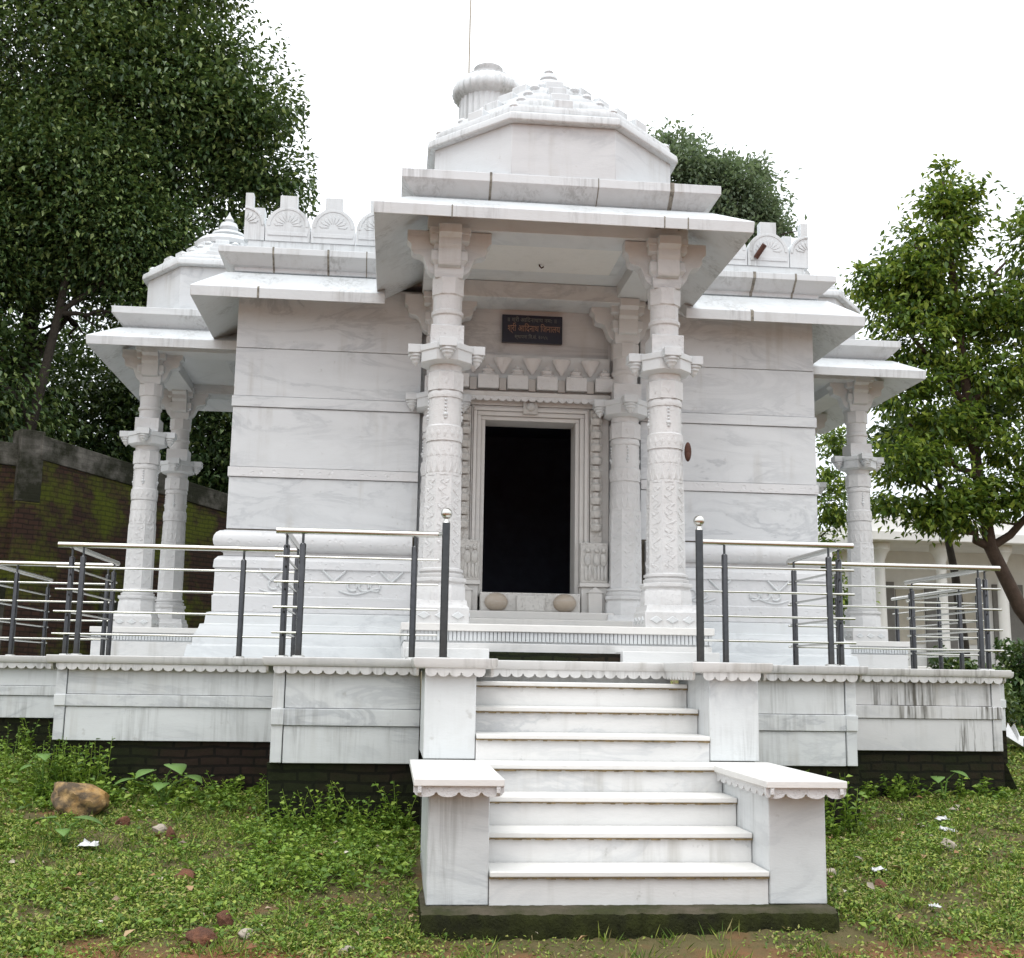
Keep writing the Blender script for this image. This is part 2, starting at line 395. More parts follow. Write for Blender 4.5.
# ------------------------------------------------------------------ platform
DECK = 1.305
pf = empty('stone_platform', (0, 5, 0), 'white marble platform with scalloped ledge standing on dark mossy brick below the temple', 'platform')
half = [(.72, 2.03), (.72, 1.2), (1.108, 1.2), (1.108, 2.16), (2.165, 2.16), (2.165, 3.5), (4.035, 3.5), (4.035, 5.3), (5.05, 5.3), (5.05, 11.6)]
outline = [(x, y) for x, y in half] + [(-x, y) for x, y in half[::-1]]
left_ext = [(-6.6 if (x, y) in ((-5.05, 5.3), (-5.05, 11.6)) else x, y) for x, y in outline]
outline = left_ext
MB().prism(outline[::-1], 1.225, DECK-.02).build('deck_slab', 'marble', pf)
lp = outline[len(half):]+outline[:len(half)]                # from left-back round the front to right-back, outward side on the right hand
MB().sweep(lp, [(-.12, 1.226), (.066, 1.240), (.078, 1.262), (.08, DECK), (-.12, DECK+.001)]).build('ledge', 'ledge', pf, .006)
scallops('scalloped_trim', 'ledge', pf, [p for p in lp if p[1] < 11], .058, 1.243, .058, .085)
MB().box(-.715, .715, 2.045, 2.3, .9, 1.226).build('stair_head', 'marble_step', pf)
def wall_run(a, b, bottom, mat='marble_panel', band=(.82, .94), strips=(1, 1), th=.10, foot=True):
    """a marble faced wall from a to b (outward side on the right hand) with a proud band, over brick"""
    a = Vector(a); b = Vector(b); L = (b-a).length; t = (b-a)/L; n = Vector((t.y, -t.x))
    def slab(u0, u1, d, z0, z1, mb):
        q = [a+t*u0+n*d, a+t*u1+n*d, a+t*u1-n*th, a+t*u0-n*th]
        mb.prism([(p.x, p.y) for p in q], z0, z1); return mb
    s0 = .085 if strips[0] else 0; s1 = .085 if strips[1] else 0
    lo, hi = band
    k = max(1, round(L/1.25)); cuts = [s0+(L-s0-s1)*i/k for i in range(k+1)]
    for i in range(k):
        g_ = .0015
        slab(cuts[i]+g_, cuts[i+1]-g_, 0, hi+.003, 1.222, MB()).build('wall_panel', mat, pf, .004)
        slab(cuts[i]+g_, cuts[i+1]-g_, 0, bottom, lo-.003, MB()).build('wall_panel', mat, pf, .004)
    slab(s0 and s0-.01, L-(s1 and s1-.01), .014, lo, hi, MB()).build('wall_band', mat, pf, .005)
    if s0: slab(0, s0-.004, .012, bottom+.002, 1.221, MB()).build('corner_strip', mat, pf, .005); slab(-.006, s0, .026, lo+.004, hi-.002, MB()).build('corner_strip', mat, pf, .004)
    if s1: slab(L-s1+.004, L, .012, bottom+.002, 1.221, MB()).build('corner_strip', mat, pf, .005); slab(L-s1, L+.006, .026, lo+.004, hi-.002, MB()).build('corner_strip', mat, pf, .004)
    if foot:
        mb = MB(); q = [a-t*.02+n*-.03, b+t*.02+n*-.03, b+t*.02-n*.4, a-t*.02-n*.4]
        mb.prism([(p.x, p.y) for p in q], -.3, bottom-.001).build('brick_footing', 'footing', pf)
def wall_thing(parent): pass
wall_run((-2.165, 2.16), (-1.108, 2.16), .557, strips=(1, 0))
wall_run((1.108, 2.16), (2.165, 2.16), .565, strips=(0, 1))
wall_run((-4.035, 3.5), (-2.165, 3.5), .622, band=(.895, .99), strips=(1, 0))
wall_run((2.165, 3.5), (4.035, 3.5), .600, 'marble_dirty', band=(.875, .985), strips=(0, 1))
wall_run((-6.6, 5.3), (-4.035, 5.3), .72, band=(.93, 1.02), strips=(0, 0))
wall_run((4.035, 5.3), (5.05, 5.3), .70, band=(.93, 1.02), strips=(0, 1))
wall_run((-2.165, 3.39), (-2.165, 2.262), .557, strips=(0, 0)); wall_run((2.165, 2.262), (2.165, 3.39), .565, strips=(0, 0))
wall_run((-4.035, 5.19), (-4.035, 3.602), .622, band=(.895, .99), strips=(0, 0)); wall_run((4.035, 3.602), (4.035, 5.19), .60, 'marble_dirty', band=(.875, .985), strips=(0, 0))
wall_run((5.05, 5.402), (5.05, 11.6), .75, band=(.95, 1.05), strips=(0, 0)); wall_run((-6.6, 11.6), (-6.6, 5.402), .75, band=(.95, 1.05), strips=(0, 0))
# blocks flanking the stair head
for sx in (-1, 1):
    x0, x1 = sorted((sx*.7735, sx*1.108))
    MB().box(x0, x1, 1.2, 2.04, .664, 1.224).build('stair_block', 'marble_panel', pf, .006)
    MB().box(min(sx*1.0, sx*1.09), max(sx*1.0, sx*1.09), 1.25, 2.3, .0, .66).build('brick_footing', 'footing', pf)

# ------------------------------------------------------------------ staircase
st = empty('marble_staircase', (0, .6, 0), 'seven white marble steps between low cheek piers on a mossy slab', 'staircase')
T, RI, W2 = .2923, .165, .7735
for i in range(7):
    y0 = i*T; z0 = i*RI
    w_ = W2-.004
    MB().box(-w_, w_, y0+.028, y0+T+.06 if i < 6 else 2.02, z0-.01 if i else -.02, z0+RI-.034).build('riser', 'marble_step', st, .003)
    tr = MB().box(-w_+.001, w_-.001, y0, y0+T+.022 if i < 6 else 2.03, z0+RI-.030, z0+RI).build('tread', 'marble_tread', st, .006)
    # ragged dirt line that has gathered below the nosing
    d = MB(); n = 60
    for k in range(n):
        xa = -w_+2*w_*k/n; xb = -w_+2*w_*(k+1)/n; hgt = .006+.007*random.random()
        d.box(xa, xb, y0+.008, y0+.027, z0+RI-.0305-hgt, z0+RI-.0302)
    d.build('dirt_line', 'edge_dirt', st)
for sx, xo in ((-1, 1.106), (1, 1.0985)):
    x0, x1 = sorted((sx*W2, sx*xo))
    pier = MB().box(x0, x1, .018, 1.195, -.01, .607).build('cheek_pier', 'marble_panel', st, .006)
    cx0, cx1 = sorted((sx*(W2-.062), sx*(xo+(.085 if sx < 0 else .065))))
    MB().box(cx0, cx1, -.157, 1.197, .621, .6605).build('pier_cap', 'marble_tread', pier, .005)
    MB().box(cx0+.02, cx1-.02, -.13, 1.19, .6075, .6205).build('cap_mould', 'marble_step', pier, .003)
    scallops('scalloped_trim', 'carved', pier, [(cx0, 1.19), (cx0, -.157), (cx1, -.157), (cx1, 1.19)], -.022, .6205, .056, .118, .02)
sl = MB(); n = 90; rows = 7; vs_ = []
for k in range(n+1):                                          # base slab with a worn, rounded front edge
    x = -1.135+2.235*k/n; e = .012*math.sin(k*.7)+.008*math.sin(k*1.9)+.007*random.random()
    for y, z in ((-.165+e, -.3), (-.16+e, -.14), (-.155+e, -.06), (-.140+e, -.03), (-.10+e*.6, -.014), (.3, -.0125), (1.0, -.012)): vs_.append((x, y, z+.004*random.random()*(y < 0)))
sl.add(vs_, [(k*rows+j, (k+1)*rows+j, (k+1)*rows+j+1, k*rows+j+1) for k in range(n) for j in range(3, rows-1)])
base = sl.build('base_slab', 'slab', st, smooth=30)
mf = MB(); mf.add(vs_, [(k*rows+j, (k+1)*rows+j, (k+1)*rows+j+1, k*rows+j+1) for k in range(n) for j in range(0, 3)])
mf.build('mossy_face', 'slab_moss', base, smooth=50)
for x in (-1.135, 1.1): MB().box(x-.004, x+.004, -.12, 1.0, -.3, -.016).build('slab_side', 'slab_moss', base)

# ------------------------------------------------------------------ temple
tp = empty('marble_temple', (0, 7.5, DECK), 'carved white marble temple with pillared porches, stepped octagonal roofs and dark open doorway', 'temple')
WY = 4.935
# hall walls (courses separated by thin joints, two carved bands)
def course(x0, x1, y0, y1, z0, z1, mat='marble_wall', nm='wall_course'):
    MB().box(x0, x1, y0, y1, z0+.0025, z1-.0025).build(nm, mat, tp, .004)
zs = [2.55, 3.06, 3.16, 3.76, 3.87, 4.36, 5.02]
for x0, x1 in ((-2.955, -1.12), (1.12, 2.955)):
    for i in range(len(zs)-1):
        band = i in (1, 3); pr = .014 if band else 0
        course(x0-pr if x0 < 0 else x0, x1 if x0 < 0 else x1+pr, WY-pr, WY+.3, zs[i], zs[i+1], 'carved_big' if i == 1 else 'marble_wall', 'wall_band' if band else 'wall_course')
    MB().box(x0+.012, x1-.012, WY+.012, WY+.28, DECK, 5.0).build('wall_core', 'joint', tp)
for sx in (-1, 1):
    for i in range(len(zs)-1):
        pr = .014 if i in (1, 3) else 0
        x0, x1 = sorted((sx*2.65, sx*(2.955+pr)))
        course(x0, x1, WY+.305, 10.2, zs[i], zs[i+1])
    x0, x1 = sorted((sx*2.64, sx*2.94)); MB().box(x0, x1, WY+.29, 10.19, DECK, 5.0).build('wall_core', 'joint', tp)
MB().box(-2.955, 2.955, 10.2, 10.5, DECK, 5.0).build('wall_course', 'marble_wall', tp)
# moulded base round the hall, front corners
base_prof = [(-.05, DECK), (.285, DECK), (.262, 1.425), (.222, 1.435), (.215, 1.52), (.175, 1.60), (.172, 1.625), (.135, 1.63), (.125, 1.735), (.085, 1.745), (-.05, 1.745)]
panel_prof = [(-.05, 1.747), (.082, 1.747), (.088, 1.90), (.075, 1.905), (.075, 2.16), (.092, 2.165), (.085, 2.24), (.055, 2.275), (.015, 2.285), (-.05, 2.285)]
torus = [(-.05, 2.287), (.012, 2.287), (.012, 2.33)] + [(.02+.085*math.sin(math.pi*k/8), 2.43-.1*math.cos(math.pi*k/8)) for k in range(9)] + [(.012, 2.535), (-.05, 2.548)]
for pth in ([(-2.955, 10.4), (-2.955, WY), (-1.16, WY)], [(1.16, WY), (2.955, WY), (2.955, 10.4)]):
    MB().sweep(pth, base_prof).build('base_moulding', 'marble', tp, .004)
    MB().sweep(pth, panel_prof).build('base_panel', 'carved_big', tp, .004)
    MB().sweep(pth, torus).build('torus_moulding', 'carved_big', tp)
# raised scrolls and lozenges carved in relief on the base panel
def relief(cx, y, z, sx):
    r_ = MB()
    for k in range(3):
        p = [(cx+sx*(.05+.11*k+.05*math.cos(a)*(1-.25*a/6)), y, z+.035+.045*math.sin(a)*(1-.2*a/6)) for a in np.linspace(3.6, -2.2, 14)]
        r_.tube(p, .011, 6)
    p = [(cx+sx*u, y, z-.015+.03*math.cos(u*12)) for u in np.linspace(0, .4, 12)]
    r_.tube(p, .009, 6)
    return r_
for sx in (-1, 1):
    for cx in (1.45, 2.2):
        relief(sx*cx, WY-.08, 1.98, sx).build('scroll_relief', 'marble', tp)
    for cx in (1.35, 1.9, 2.5):
        x = sx*cx; MB().tube([(x-.11, WY-.083, 2.16), (x-.05, WY-.083, 2.10), (x, WY-.083, 2.055), (x+.05, WY-.083, 2.10), (x+.11, WY-.083, 2.16)], .011, 6).build('lozenge_relief', 'marble', tp)
# eaves of the hall, broken by the front porch
ring = [(1.5, WY), (2.955, WY), (2.955, 10.4), (-2.955, 10.4), (-2.955, WY), (-1.5, WY)]
MB().sweep(ring, [(-.2, 5.03), (.02, 4.985), (.405, 4.745), (.412, 4.85), (.13, 5.09), (-.2, 5.13)]).build('hall_eave', 'roof', tp, .006)
ring2 = [(.9, WY), (2.955, WY), (2.955, 10.4), (-2.955, 10.4), (-2.955, WY), (-.9, WY)]
MB().sweep(ring2, [(-.6, 5.132), (.05, 5.132), (.06, 5.17), (.10, 5.185), (.185, 5.27), (.20, 5.275), (.20, 5.342), (-.6, 5.35)]).build('hall_cornice', 'roof', tp, .005)
MB().box(-2.9, 2.9, 5.0, 10.35, 5.10, 5.34).build('roof_slab', 'roof', tp)
MB().sweep(ring2, [(-.16, 5.345), (-.05, 5.352), (-.05, 5.50), (-.16, 5.50)]).build('parapet_base', 'roof', tp, .004)
# fan-shaped merlons
def merlon_mesh():
    mb = MB(); out_ = [(-.225, 0), (.225, 0), (.225, .10)]
    for k in range(13):
        a = math.pi*k/12; x = .224*math.cos(a); z = .15+.224*math.sin(a)
        if abs(x) > .09: out_.append((x, z))
        elif not any(abs(q[0]-.088) < 1e-6 and q[1] > .4 for q in out_): out_ += [(.088, .36), (.088, .49), (-.088, .49), (-.088, .36)]
    out_.append((-.225, .10))
    mb.prism([(x, z) for x, z in out_], -.05, .05, 'y')
    for k in range(9):                                       # shallow petals of the fan inside a raised arch
        a = math.pi*(k+.5)/9; c, s_ = math.cos(a), math.sin(a)
        q = [(.045*c, .16+.045*s_), (.12*c+.019*s_, .16+.12*s_-.019*c), (.15*c, .16+.15*s_), (.12*c-.019*s_, .16+.12*s_+.019*c)]
        mb.prism(q, -.055, -.0495, 'y')
    arc = [(.205*math.cos(t), .16+.205*math.sin(t)) for t in np.linspace(.0, math.pi, 17)]+[(.178*math.cos(t), .16+.178*math.sin(t)) for t in np.linspace(math.pi, .0, 17)]
    mb.prism(arc, -.0545, -.0495, 'y')
    mb.prism([(-.2, .06), (.2, .06), (.2, .1), (-.2, .1)], -.058, -.0495, 'y')
    return mb
def place_merlon(src, x, y, rz):
    o = src.copy(); col.objects.link(o); o.parent = tp; o.location = (x, y-7.5, 5.50-DECK); o.rotation_euler = (0, 0, rz); return o
mer = merlon_mesh(); mer.v = [(x, y+7.5, z+DECK) for x, y, z in mer.v]
m0 = mer.build('merlon', 'roof', tp, .004); m0.location = (5*.457+.2285, WY+.09-7.5, 5.50-DECK)
for k in range(-6, 5): place_merlon(m0, k*.457+.2285, WY+.09, 0)
for sx in (-1, 1):
    for k in range(11): place_merlon(m0, sx*2.845, 5.42+k*.457, sx*math.pi/2)
    hm = MB(); hm.prism([(sx*(2.95-u), 5.50+z) for u, z in [(0, 0), (.205, 0), (.205, .10)]+[(.20*math.sin(a), .17+.20*math.cos(a)) for a in np.linspace(1.55, .42, 7)]+[(.08, .5), (0, .5)]], WY+.04, WY+.14, 'y')
    for k in range(4):
        a = math.pi*.5*(k+.5)/4.5; c, s_ = math.sin(a), math.cos(a); hm.prism([(sx*(2.95-u), 5.50+z) for u, z in ((.045*c, .16+.045*s_), (.12*c+.019*s_, .16+.12*s_-.019*c), (.15*c, .16+.15*s_), (.12*c-.019*s_, .16+.12*s_+.019*c))], WY+.032, WY+.0405, 'y')
    hm.prism([(sx*(2.95-u), 5.50+z) for u, z in [(.195*math.sin(t), .16+.195*math.cos(t)) for t in np.linspace(0, 1.57, 9)]+[(.17*math.sin(t), .16+.17*math.cos(t)) for t in np.linspace(1.57, 0, 9)]], WY+.031, WY+.0405, 'y'); hm.build('corner_merlon', 'roof', tp, .004)
MB().tube([(2.37, WY+.03, 5.585), (2.44, WY-.06, 5.70)], .028, 10).build('drain_spout', 'rust', tp)

# columns: a shaft with base, corbel ring and capital
def make_column(cx, cy, z0):
    H = z0
    sh = MB()
    sh.poly(cx, cy, [(.205, H+.375), (.212, H+.39), (.212, H+.405), (.19, H+.413), (.19, H+.423), (.205, H+.43), (.205, H+.447), (.172, H+.46)], 24)
    sh.poly(cx, cy, [(.172, H+.44), (.165, H+1.215)], 8)
    sh.poly(cx, cy, [(.161, H+1.2), (.161, H+1.235)], 8)
    sh.poly(cx, cy, [(.166, H+1.222), (.160, H+1.50)], 16)
    sh.poly(cx, cy, [(.156, H+1.49), (.156, H+1.53)], 16)
    sh.poly(cx, cy, [(.168, H+1.515), (.170, H+1.64), (.158, H+1.65)], 24)
    sh.poly(cx, cy, [(.152, H+1.64), (.150, H+1.90)], 12)
    sh.poly(cx, cy, [(.160, H+1.885), (.164, H+1.91), (.158, H+1.94), (.150, H+1.95)], 24)
    sh.poly(cx, cy, [(.163, H+1.948), (.163, H+2.10), (.15, H+2.11)], 8)
    sh.poly(cx, cy, [(.15, H+2.10), (.155, H+2.17), (.175, H+2.20)], 24)
    for f in range(8):                                       # vine carved up every face of the octagon, leaf points above it
        a = f*math.pi/4; c, s_ = math.cos(a), math.sin(a)
        def fp(u, z, d): r_ = .1725-.007*(z-.44)/.775+d; return (cx+c*r_-s_*u, cy+s_*r_+c*u, H+z)
        sh.tube([fp(.034*math.sin(k*1.45), .48+k*.0181, -.0008) for k in range(40)], .0036, 5)
        for k in range(10):
            z = .50+k*.0725; sg = 1 if k % 2 else -1
            q = [fp(sg*.012, z, .0), fp(sg*.045, z+.012, .0), fp(sg*.052, z+.034, .0), fp(sg*.02, z+.03, .0)]; t_ = [fp(sg*.018, z+.006, .005), fp(sg*.04, z+.016, .005), fp(sg*.044, z+.029, .005), fp(sg*.023, z+.025, .005)]
            sh.add(q+t_, [(4, 5, 6, 7)]+[(j, (j+1) % 4, 4+(j+1) % 4, 4+j) for j in range(4)])
    for f in range(16):
        a = f*math.pi/8; c, s_ = math.cos(a), math.sin(a)
        def gp(u, z, r_): return (cx+c*r_-s_*u, cy+s_*r_+c*u, H+z)
        for z0_, z1_, r_ in ((1.245, 1.36, .166), (1.385, 1.48, .163)):
            q = [gp(-.027, z0_, r_), gp(.027, z0_, r_), gp(0, z1_, r_)]; t_ = [gp(-.017, z0_+.012, r_+.005), gp(.017, z0_+.012, r_+.005), gp(0, z1_-.03, r_+.005)]
            sh.add(q+t_, [(3, 4, 5)]+[(j, (j+1) % 3, 3+(j+1) % 3, 3+j) for j in range(3)])
        for zc, hh, r_ in ((1.578, .04, .169), (2.02, .055, .160)):
            q = [gp(-.026, zc, r_), gp(0, zc-hh, r_), gp(.026, zc, r_), gp(0, zc+hh, r_)]; t_ = [gp(-.014, zc, r_+.006), gp(0, zc-hh*.55, r_+.006), gp(.014, zc, r_+.006), gp(0, zc+hh*.55, r_+.006)]
            sh.add(q+t_, [(4, 5, 6, 7)]+[(j, (j+1) % 4, 4+(j+1) % 4, 4+j) for j in range(4)])
    sh.v = [(cx+(x-cx)*.9, cy+(y-cy)*.9, z) for x, y, z in sh.v]
    shaft = sh.build('column', 'carved', tp, 0)
    for ang in range(4):                                     # hung bell chains on the plain drum
        a = ang*math.pi/2; ux, uy = math.cos(a), math.sin(a)
        q = MB()
        for dz, r_ in ((1.86, .012), (1.83, .011), (1.80, .012), (1.77, .011), (1.735, .02), (1.71, .013)):
            q.sphere((cx+ux*.137, cy+uy*.137, H+dz), r_, 8, 6)
        q.build('bell_chain', 'marble', shaft)
    b = MB(); b.poly(cx, cy, [(.226, H), (.226, H+.13), (.214, H+.142), (.205, H+.19)], 4)
    b.build('column_base', 'carved', shaft, .004)
    b = MB(); b.poly(cx, cy, [(.203, H+.188), (.198, H+.30), (.19, H+.315), (.19, H+.33), (.207, H+.345), (.207, H+.374)], 8)
    b.build('column_base', 'carved', shaft, .004)
    dia = MB()                                               # lozenges cut on the square base
    for ang in range(4):
        a = ang*math.pi/2; c, s_ = math.cos(a), math.sin(a)
        for u in (-.135, 0, .135):
            pts = [(u-.055, .065), (u, .035), (u+.055, .065), (u, .10)]
            vs_ = [(cx+c*p-s_*-.226, cy+s_*p+c*-.226, H+z) for p, z in pts]
            vs2 = [(cx+c*p-s_*-.237, cy+s_*p+c*-.237, H+z) for p, z in [(u+(p-u)*.8, .066+(z-.066)*.8) for p, z in pts]]
            dia.add(vs_+vs2, [(4, 5, 6, 7)]+[(k, (k+1) % 4, 4+(k+1) % 4, 4+k) for k in range(4)])
    dia.build('lozenge_relief', 'marble', shaft)
    # corbel ring: octagonal plate and four arms with hanging buds
    k = MB(); k.poly(cx, cy, [(.165, H+2.165), (.212, H+2.185), (.212, H+2.275), (.222, H+2.28), (.222, H+2.33), (.165, H+2.34)], 8)
    for ux, uy in ((1, 0), (-1, 0), (0, 1), (0, -1)):
        a, b_ = .18, .325
        x0, x1 = sorted((cx+ux*a, cx+ux*b_)) if ux else (cx-.072, cx+.072)
        y0, y1 = sorted((cy+uy*a, cy+uy*b_)) if uy else (cy-.072, cy+.072)
        k.box(x0, x1, y0, y1, H+2.272, H+2.345)
        px, py = cx+ux*.255, cy+uy*.255
        k.lathe(px, py, [(.064, H+2.2725), (.066, H+2.25), (.05, H+2.245), (.052, H+2.225), (.036, H+2.215), (.03, H+2.195), (.010, H+2.18), (.003, H+2.165)], 14)
    k.build('corbel_ring', 'marble', shaft, .004)
    u = MB()
    u.poly(cx, cy, [(.150, H+2.338), (.150, H+2.50), (.14, H+2.505)], 4)
    u.poly(cx, cy, [(.132, H+2.50), (.132, H+2.60), (.146, H+2.61), (.148, H+2.64), (.132, H+2.65), (.132, H+2.775), (.142, H+2.785)], 24)
    u.poly(cx, cy, [(.142, H+2.783), (.145, H+2.93)], 8)
    u.v = [(cx+(x-cx)*.93, cy+(y-cy)*.93, z) for x, y, z in u.v]
    u.build('upper_drum', 'carved', shaft, .003)
    cp = MB()
    cp.poly(cx, cy, [(.14, H+2.925), (.15, H+2.95), (.15, H+3.04), (.185, H+3.07), (.185, H+3.15), (.155, H+3.17), (.155, H+3.22), (.20, H+3.235), (.20, H+3.30), (.21, H+3.30), (.21, H+3.358)], 4)
    arm = [(.10, 2.96), (.15, 2.965), (.19, 2.985), (.22, 3.02), (.24, 3.07), (.262, 3.115), (.30, 3.135), (.345, 3.14), (.375, 3.155), (.39, 3.185), (.385, 3.215), (.40, 3.24), (.43, 3.26), (.43, 3.355), (.10, 3.355)]
    for sgn in (1, -1):
        cp.prism([(cx+sgn*p, H+z) for p, z in arm], cy-.085, cy+.085, 'y')
        cp.prism([(cy+sgn*p, H+z) for p, z in ((.10, 3.0), (.205, 3.02), (.225, 3.05), (.225, 3.16), (.255, 3.19), (.255, 3.25), (.31, 3.28), (.31, 3.356), (.10, 3.356))], cx-.115, cx+.115, 'x')
    cp.v = [(cx+(x-cx)*.84, cy+(y-cy)*.84, z) for x, y, z in cp.v]
    cp.build('bracket_capital', 'marble', shaft, .004)
    return shaft
c0 = make_column(.9443, 3.1357, 1.594)
ox, oy, oz = .9443, 3.1357-7.5, 1.594-DECK
def place_col(x, y, z, s=1.0):
    c = dup(c0, tp); c.scale = (s, s, s); c.location = (x-ox*s, y-7.5-oy*s, z-DECK-oz*s); return c
place_col(-.9443, 3.1357, 1.594)
for sx in (-1, 1): place_col(sx*.9443, 4.86, 1.594)
for sx in (-1, 1):
    for y in (6.65, 8.5): place_col(sx*4.108, y, 1.632, .926)

# porch plinths
def plinth(x0, x1, y0, y1, top):
    MB().box(x0, x1, y0, y1, DECK-.004, top-.15).build('plinth', 'marble_step', tp, .005)
    MB().box(x0+.015, x1-.015, y0+.015, y1, top-.152, top-.058).build('plinth', 'marble', tp)
    MB().box(x0-.02, x1+.02, y0-.02, y1, top-.06, top).build('plinth_slab', 'marble_tread', tp, .006)
    d = MB(); n = int((x1-x0)/.032)
    for k in range(n): d.box(x0+.005+k*(x1-x0)/n, x0+.005+k*(x1-x0)/n+.025, y0-.004, y0+.016, top-.135, top-.061)
    n = int((y1-y0)/.032)
    for k in range(n):
        d.box(x0-.004, x0+.016, y0+.005+k*(y1-y0)/n, y0+.005+k*(y1-y0)/n+.021, top-.135, top-.061)
        d.box(x1-.016, x1+.004, y0+.005+k*(y1-y0)/n, y0+.005+k*(y1-y0)/n+.021, top-.135, top-.061)
    d.build('dentil_band', 'marble', tp)
plinth(-1.24, 1.24, 2.80, 4.93, 1.594)
plinth(-4.48, -2.9, 6.3, 8.85, 1.632); plinth(2.9, 4.48, 6.3, 8.85, 1.632)
for x0, x1 in ((-1.22, -.585), (.452, 1.22)): MB().box(x0, x1, 2.50, 2.797, DECK-.003, 1.395).build('step_slab', 'marble_step', tp, .006)
MB().box(-.583, .450, 2.60, 2.798, DECK-.004, 1.375).build('dark_infill', 'footing', tp)  # dark box set back in the gap between the step slabs

# porch superstructure
def porch_roof(cx, cy, hx, hy, z0, rect, octx, octy, s, openside):
    """rect = (x0,x1,y0,y1) beam rectangle; path walks three free sides"""
    x0, x1, y0, y1 = rect
    if openside == 'back': pth = [(x0, y1), (x0, y0), (x1, y0), (x1, y1)]
    elif openside == 'right': pth = [(x1, y1), (x0, y1), (x0, y0), (x1, y0)]
    else: pth = [(x0, y0), (x1, y0), (x1, y1), (x0, y1)]
    B = z0                                                   # underside of the beams
    MB().sweep(pth, [(-.34*s, B+.002), (-.02, B+.002), (-.02, B+.16), (-.34*s, B+.16)]).build('architrave', 'marble', tp, .004)
    MB().box(x0+.3*s, x1-.3*s, y0+.3*s, y1-.02 if openside == 'back' else y1-.3*s, B+.12, B+.2).build('porch_ceiling', 'marble', tp)
    MB().sweep(pth, [(-.3, B+.235), (-.3, B+.162), (.0, B+.162), (.428*s, B-.07), (.436*s, B+.03), (.15*s, B+.205)]).build('porch_eave', 'roof', tp, .006)
    MB().sweep(pth, [(-.4, B+.236), (.06, B+.206), (.07, B+.235), (.10, B+.245), (.205, B+.345), (.215, B+.35), (.215, B+.428), (-.4, B+.435)]).build('porch_cornice', 'roof', tp, .005)
    MB().box(x0-.05, x1+.05, y0-.05, y1+.05, B+.3, B+.426).build('roof_slab', 'roof', tp)
    # octagonal drum
    k = math.tan(math.pi/8)
    def oct_(ax, ay): return [(cx+ax*u, cy+ay*v) for u, v in ((1, -k), (1, k), (k, 1), (-k, 1), (-1, k), (-1, -k), (-k, -1), (k, -1))]
    Z = B+.42; dh = .475 if openside == 'back' else .61
    MB().prism(oct_(octx, octy), Z, Z+dh).build('roof_drum', 'marble_wall', tp, .004)
    def tier(ax0, ay0, z0_, h, inset, mb):
        prof = [(.012, 0), (0, h*.12), (0, h*.42), (inset*.15, h*.74), (inset, h)]
        vs_ = []; fs_ = []
        for i, (d, z) in enumerate(prof): vs_ += [(x, y, z0_+z) for x, y in oct_(ax0-d, ay0-d)]
        for i in range(len(prof)-1):
            for q in range(8): fs_.append((i*8+q, i*8+(q+1) % 8, (i+1)*8+(q+1) % 8, (i+1)*8+q))
        fs_.append(tuple(range(8))[::-1]); fs_.append(tuple(range(32, 40))); mb.add(vs_, fs_)
    Z += dh; mb = MB(); tier(octx+.065, octy+.065, Z+.001, .10, .05, mb); mb.build('drum_cornice', 'roof', tp, .005)
    Z += .095; n = 4; topr = .27; th = (.66 if openside == 'back' else .47)/n
    for i in range(n):
        f0 = i/n
        ax = (octx+.0)*(1-f0)+topr*f0; ay = (octy+.0)*(1-f0)+topr*f0
        mb = MB(); st2 = (octx-topr)/n; tier(ax, ay, Z+i*th, th*.66, st2*.45, mb); tier(ax-st2*.75, ay-st2*.75, Z+i*th+th*.655, th*.35, .005, mb)
        t_ = mb.build('roof_tier', 'roof', tp, .006)
        pts = oct_(ax-.02, ay-.02)
        for q in range(8):                                   # rib blocks at corners and at the middle of each face
            p = Vector(pts[q]); p2 = Vector(pts[(q+1) % 8]); mid = (p+p2)/2
            MB().sphere((p.x*.97+cx*.03, p.y*.97+cy*.03, Z+i*th+th*.48), .045*s, 10, 6, 1.1, 1.1, .75).build('roof_knob', 'roof', t_)
            d_ = (mid-Vector((cx, cy))).normalized(); tt = (p2-p).normalized(); w_ = .085*s
            q0 = [mid+tt*w_-d_*.004, mid+tt*w_-d_*.18, mid-tt*w_-d_*.18, mid-tt*w_-d_*.004]
            MB().prism([(v_.x, v_.y) for v_ in q0], Z+i*th+.004, Z+i*th+th*.98).build('roof_rib', 'roof', t_, .008)
    Z += n*th; q_ = 1.0 if openside == 'back' else 1.3; Zb = Z
    MB().lathe(cx, cy, [(r_*q_, Zb+(z-.02)*q_) for r_, z in [(.25, 0), (.30, .02), (.31, .06), (.27, .105), (.15, .13), (.12, .15), (.16, .17), (.15, .195), (.07, .22)]], 28).build('finial_disc', 'roof', tp)
    MB().lathe(cx, cy, [(r_*q_, Zb+z*q_) for r_, z in [(.06, .19), (.09, .235), (.075, .28), (.03, .30), (.045, .32), (.012, .37), (.003, .40)]], 20).build('finial', 'roof', tp)
porch_roof(0, 3.87, 0, 0, 4.953, (-1.155, 1.155, 3.0, 4.93), 1.08, 1.07, 1.0, 'back')
porch_roof(-3.50, 7.55, 0, 0, 4.69, (-4.28, -2.9, 6.40, 8.75), .83, 1.04, .95, 'right')
porch_roof(3.50, 7.55, 0, 0, 4.69, (2.9, 4.28, 6.40, 8.75), .83, 1.04, .95, 'left')
MB().tube([(-.05, 4.0, 5.06), (-.05, 4.0, 5.02), (-.03, 4.0, 5.0), (-.01, 4.0, 5.015)], .008, 6).build('ceiling_hook', 'rust', tp)

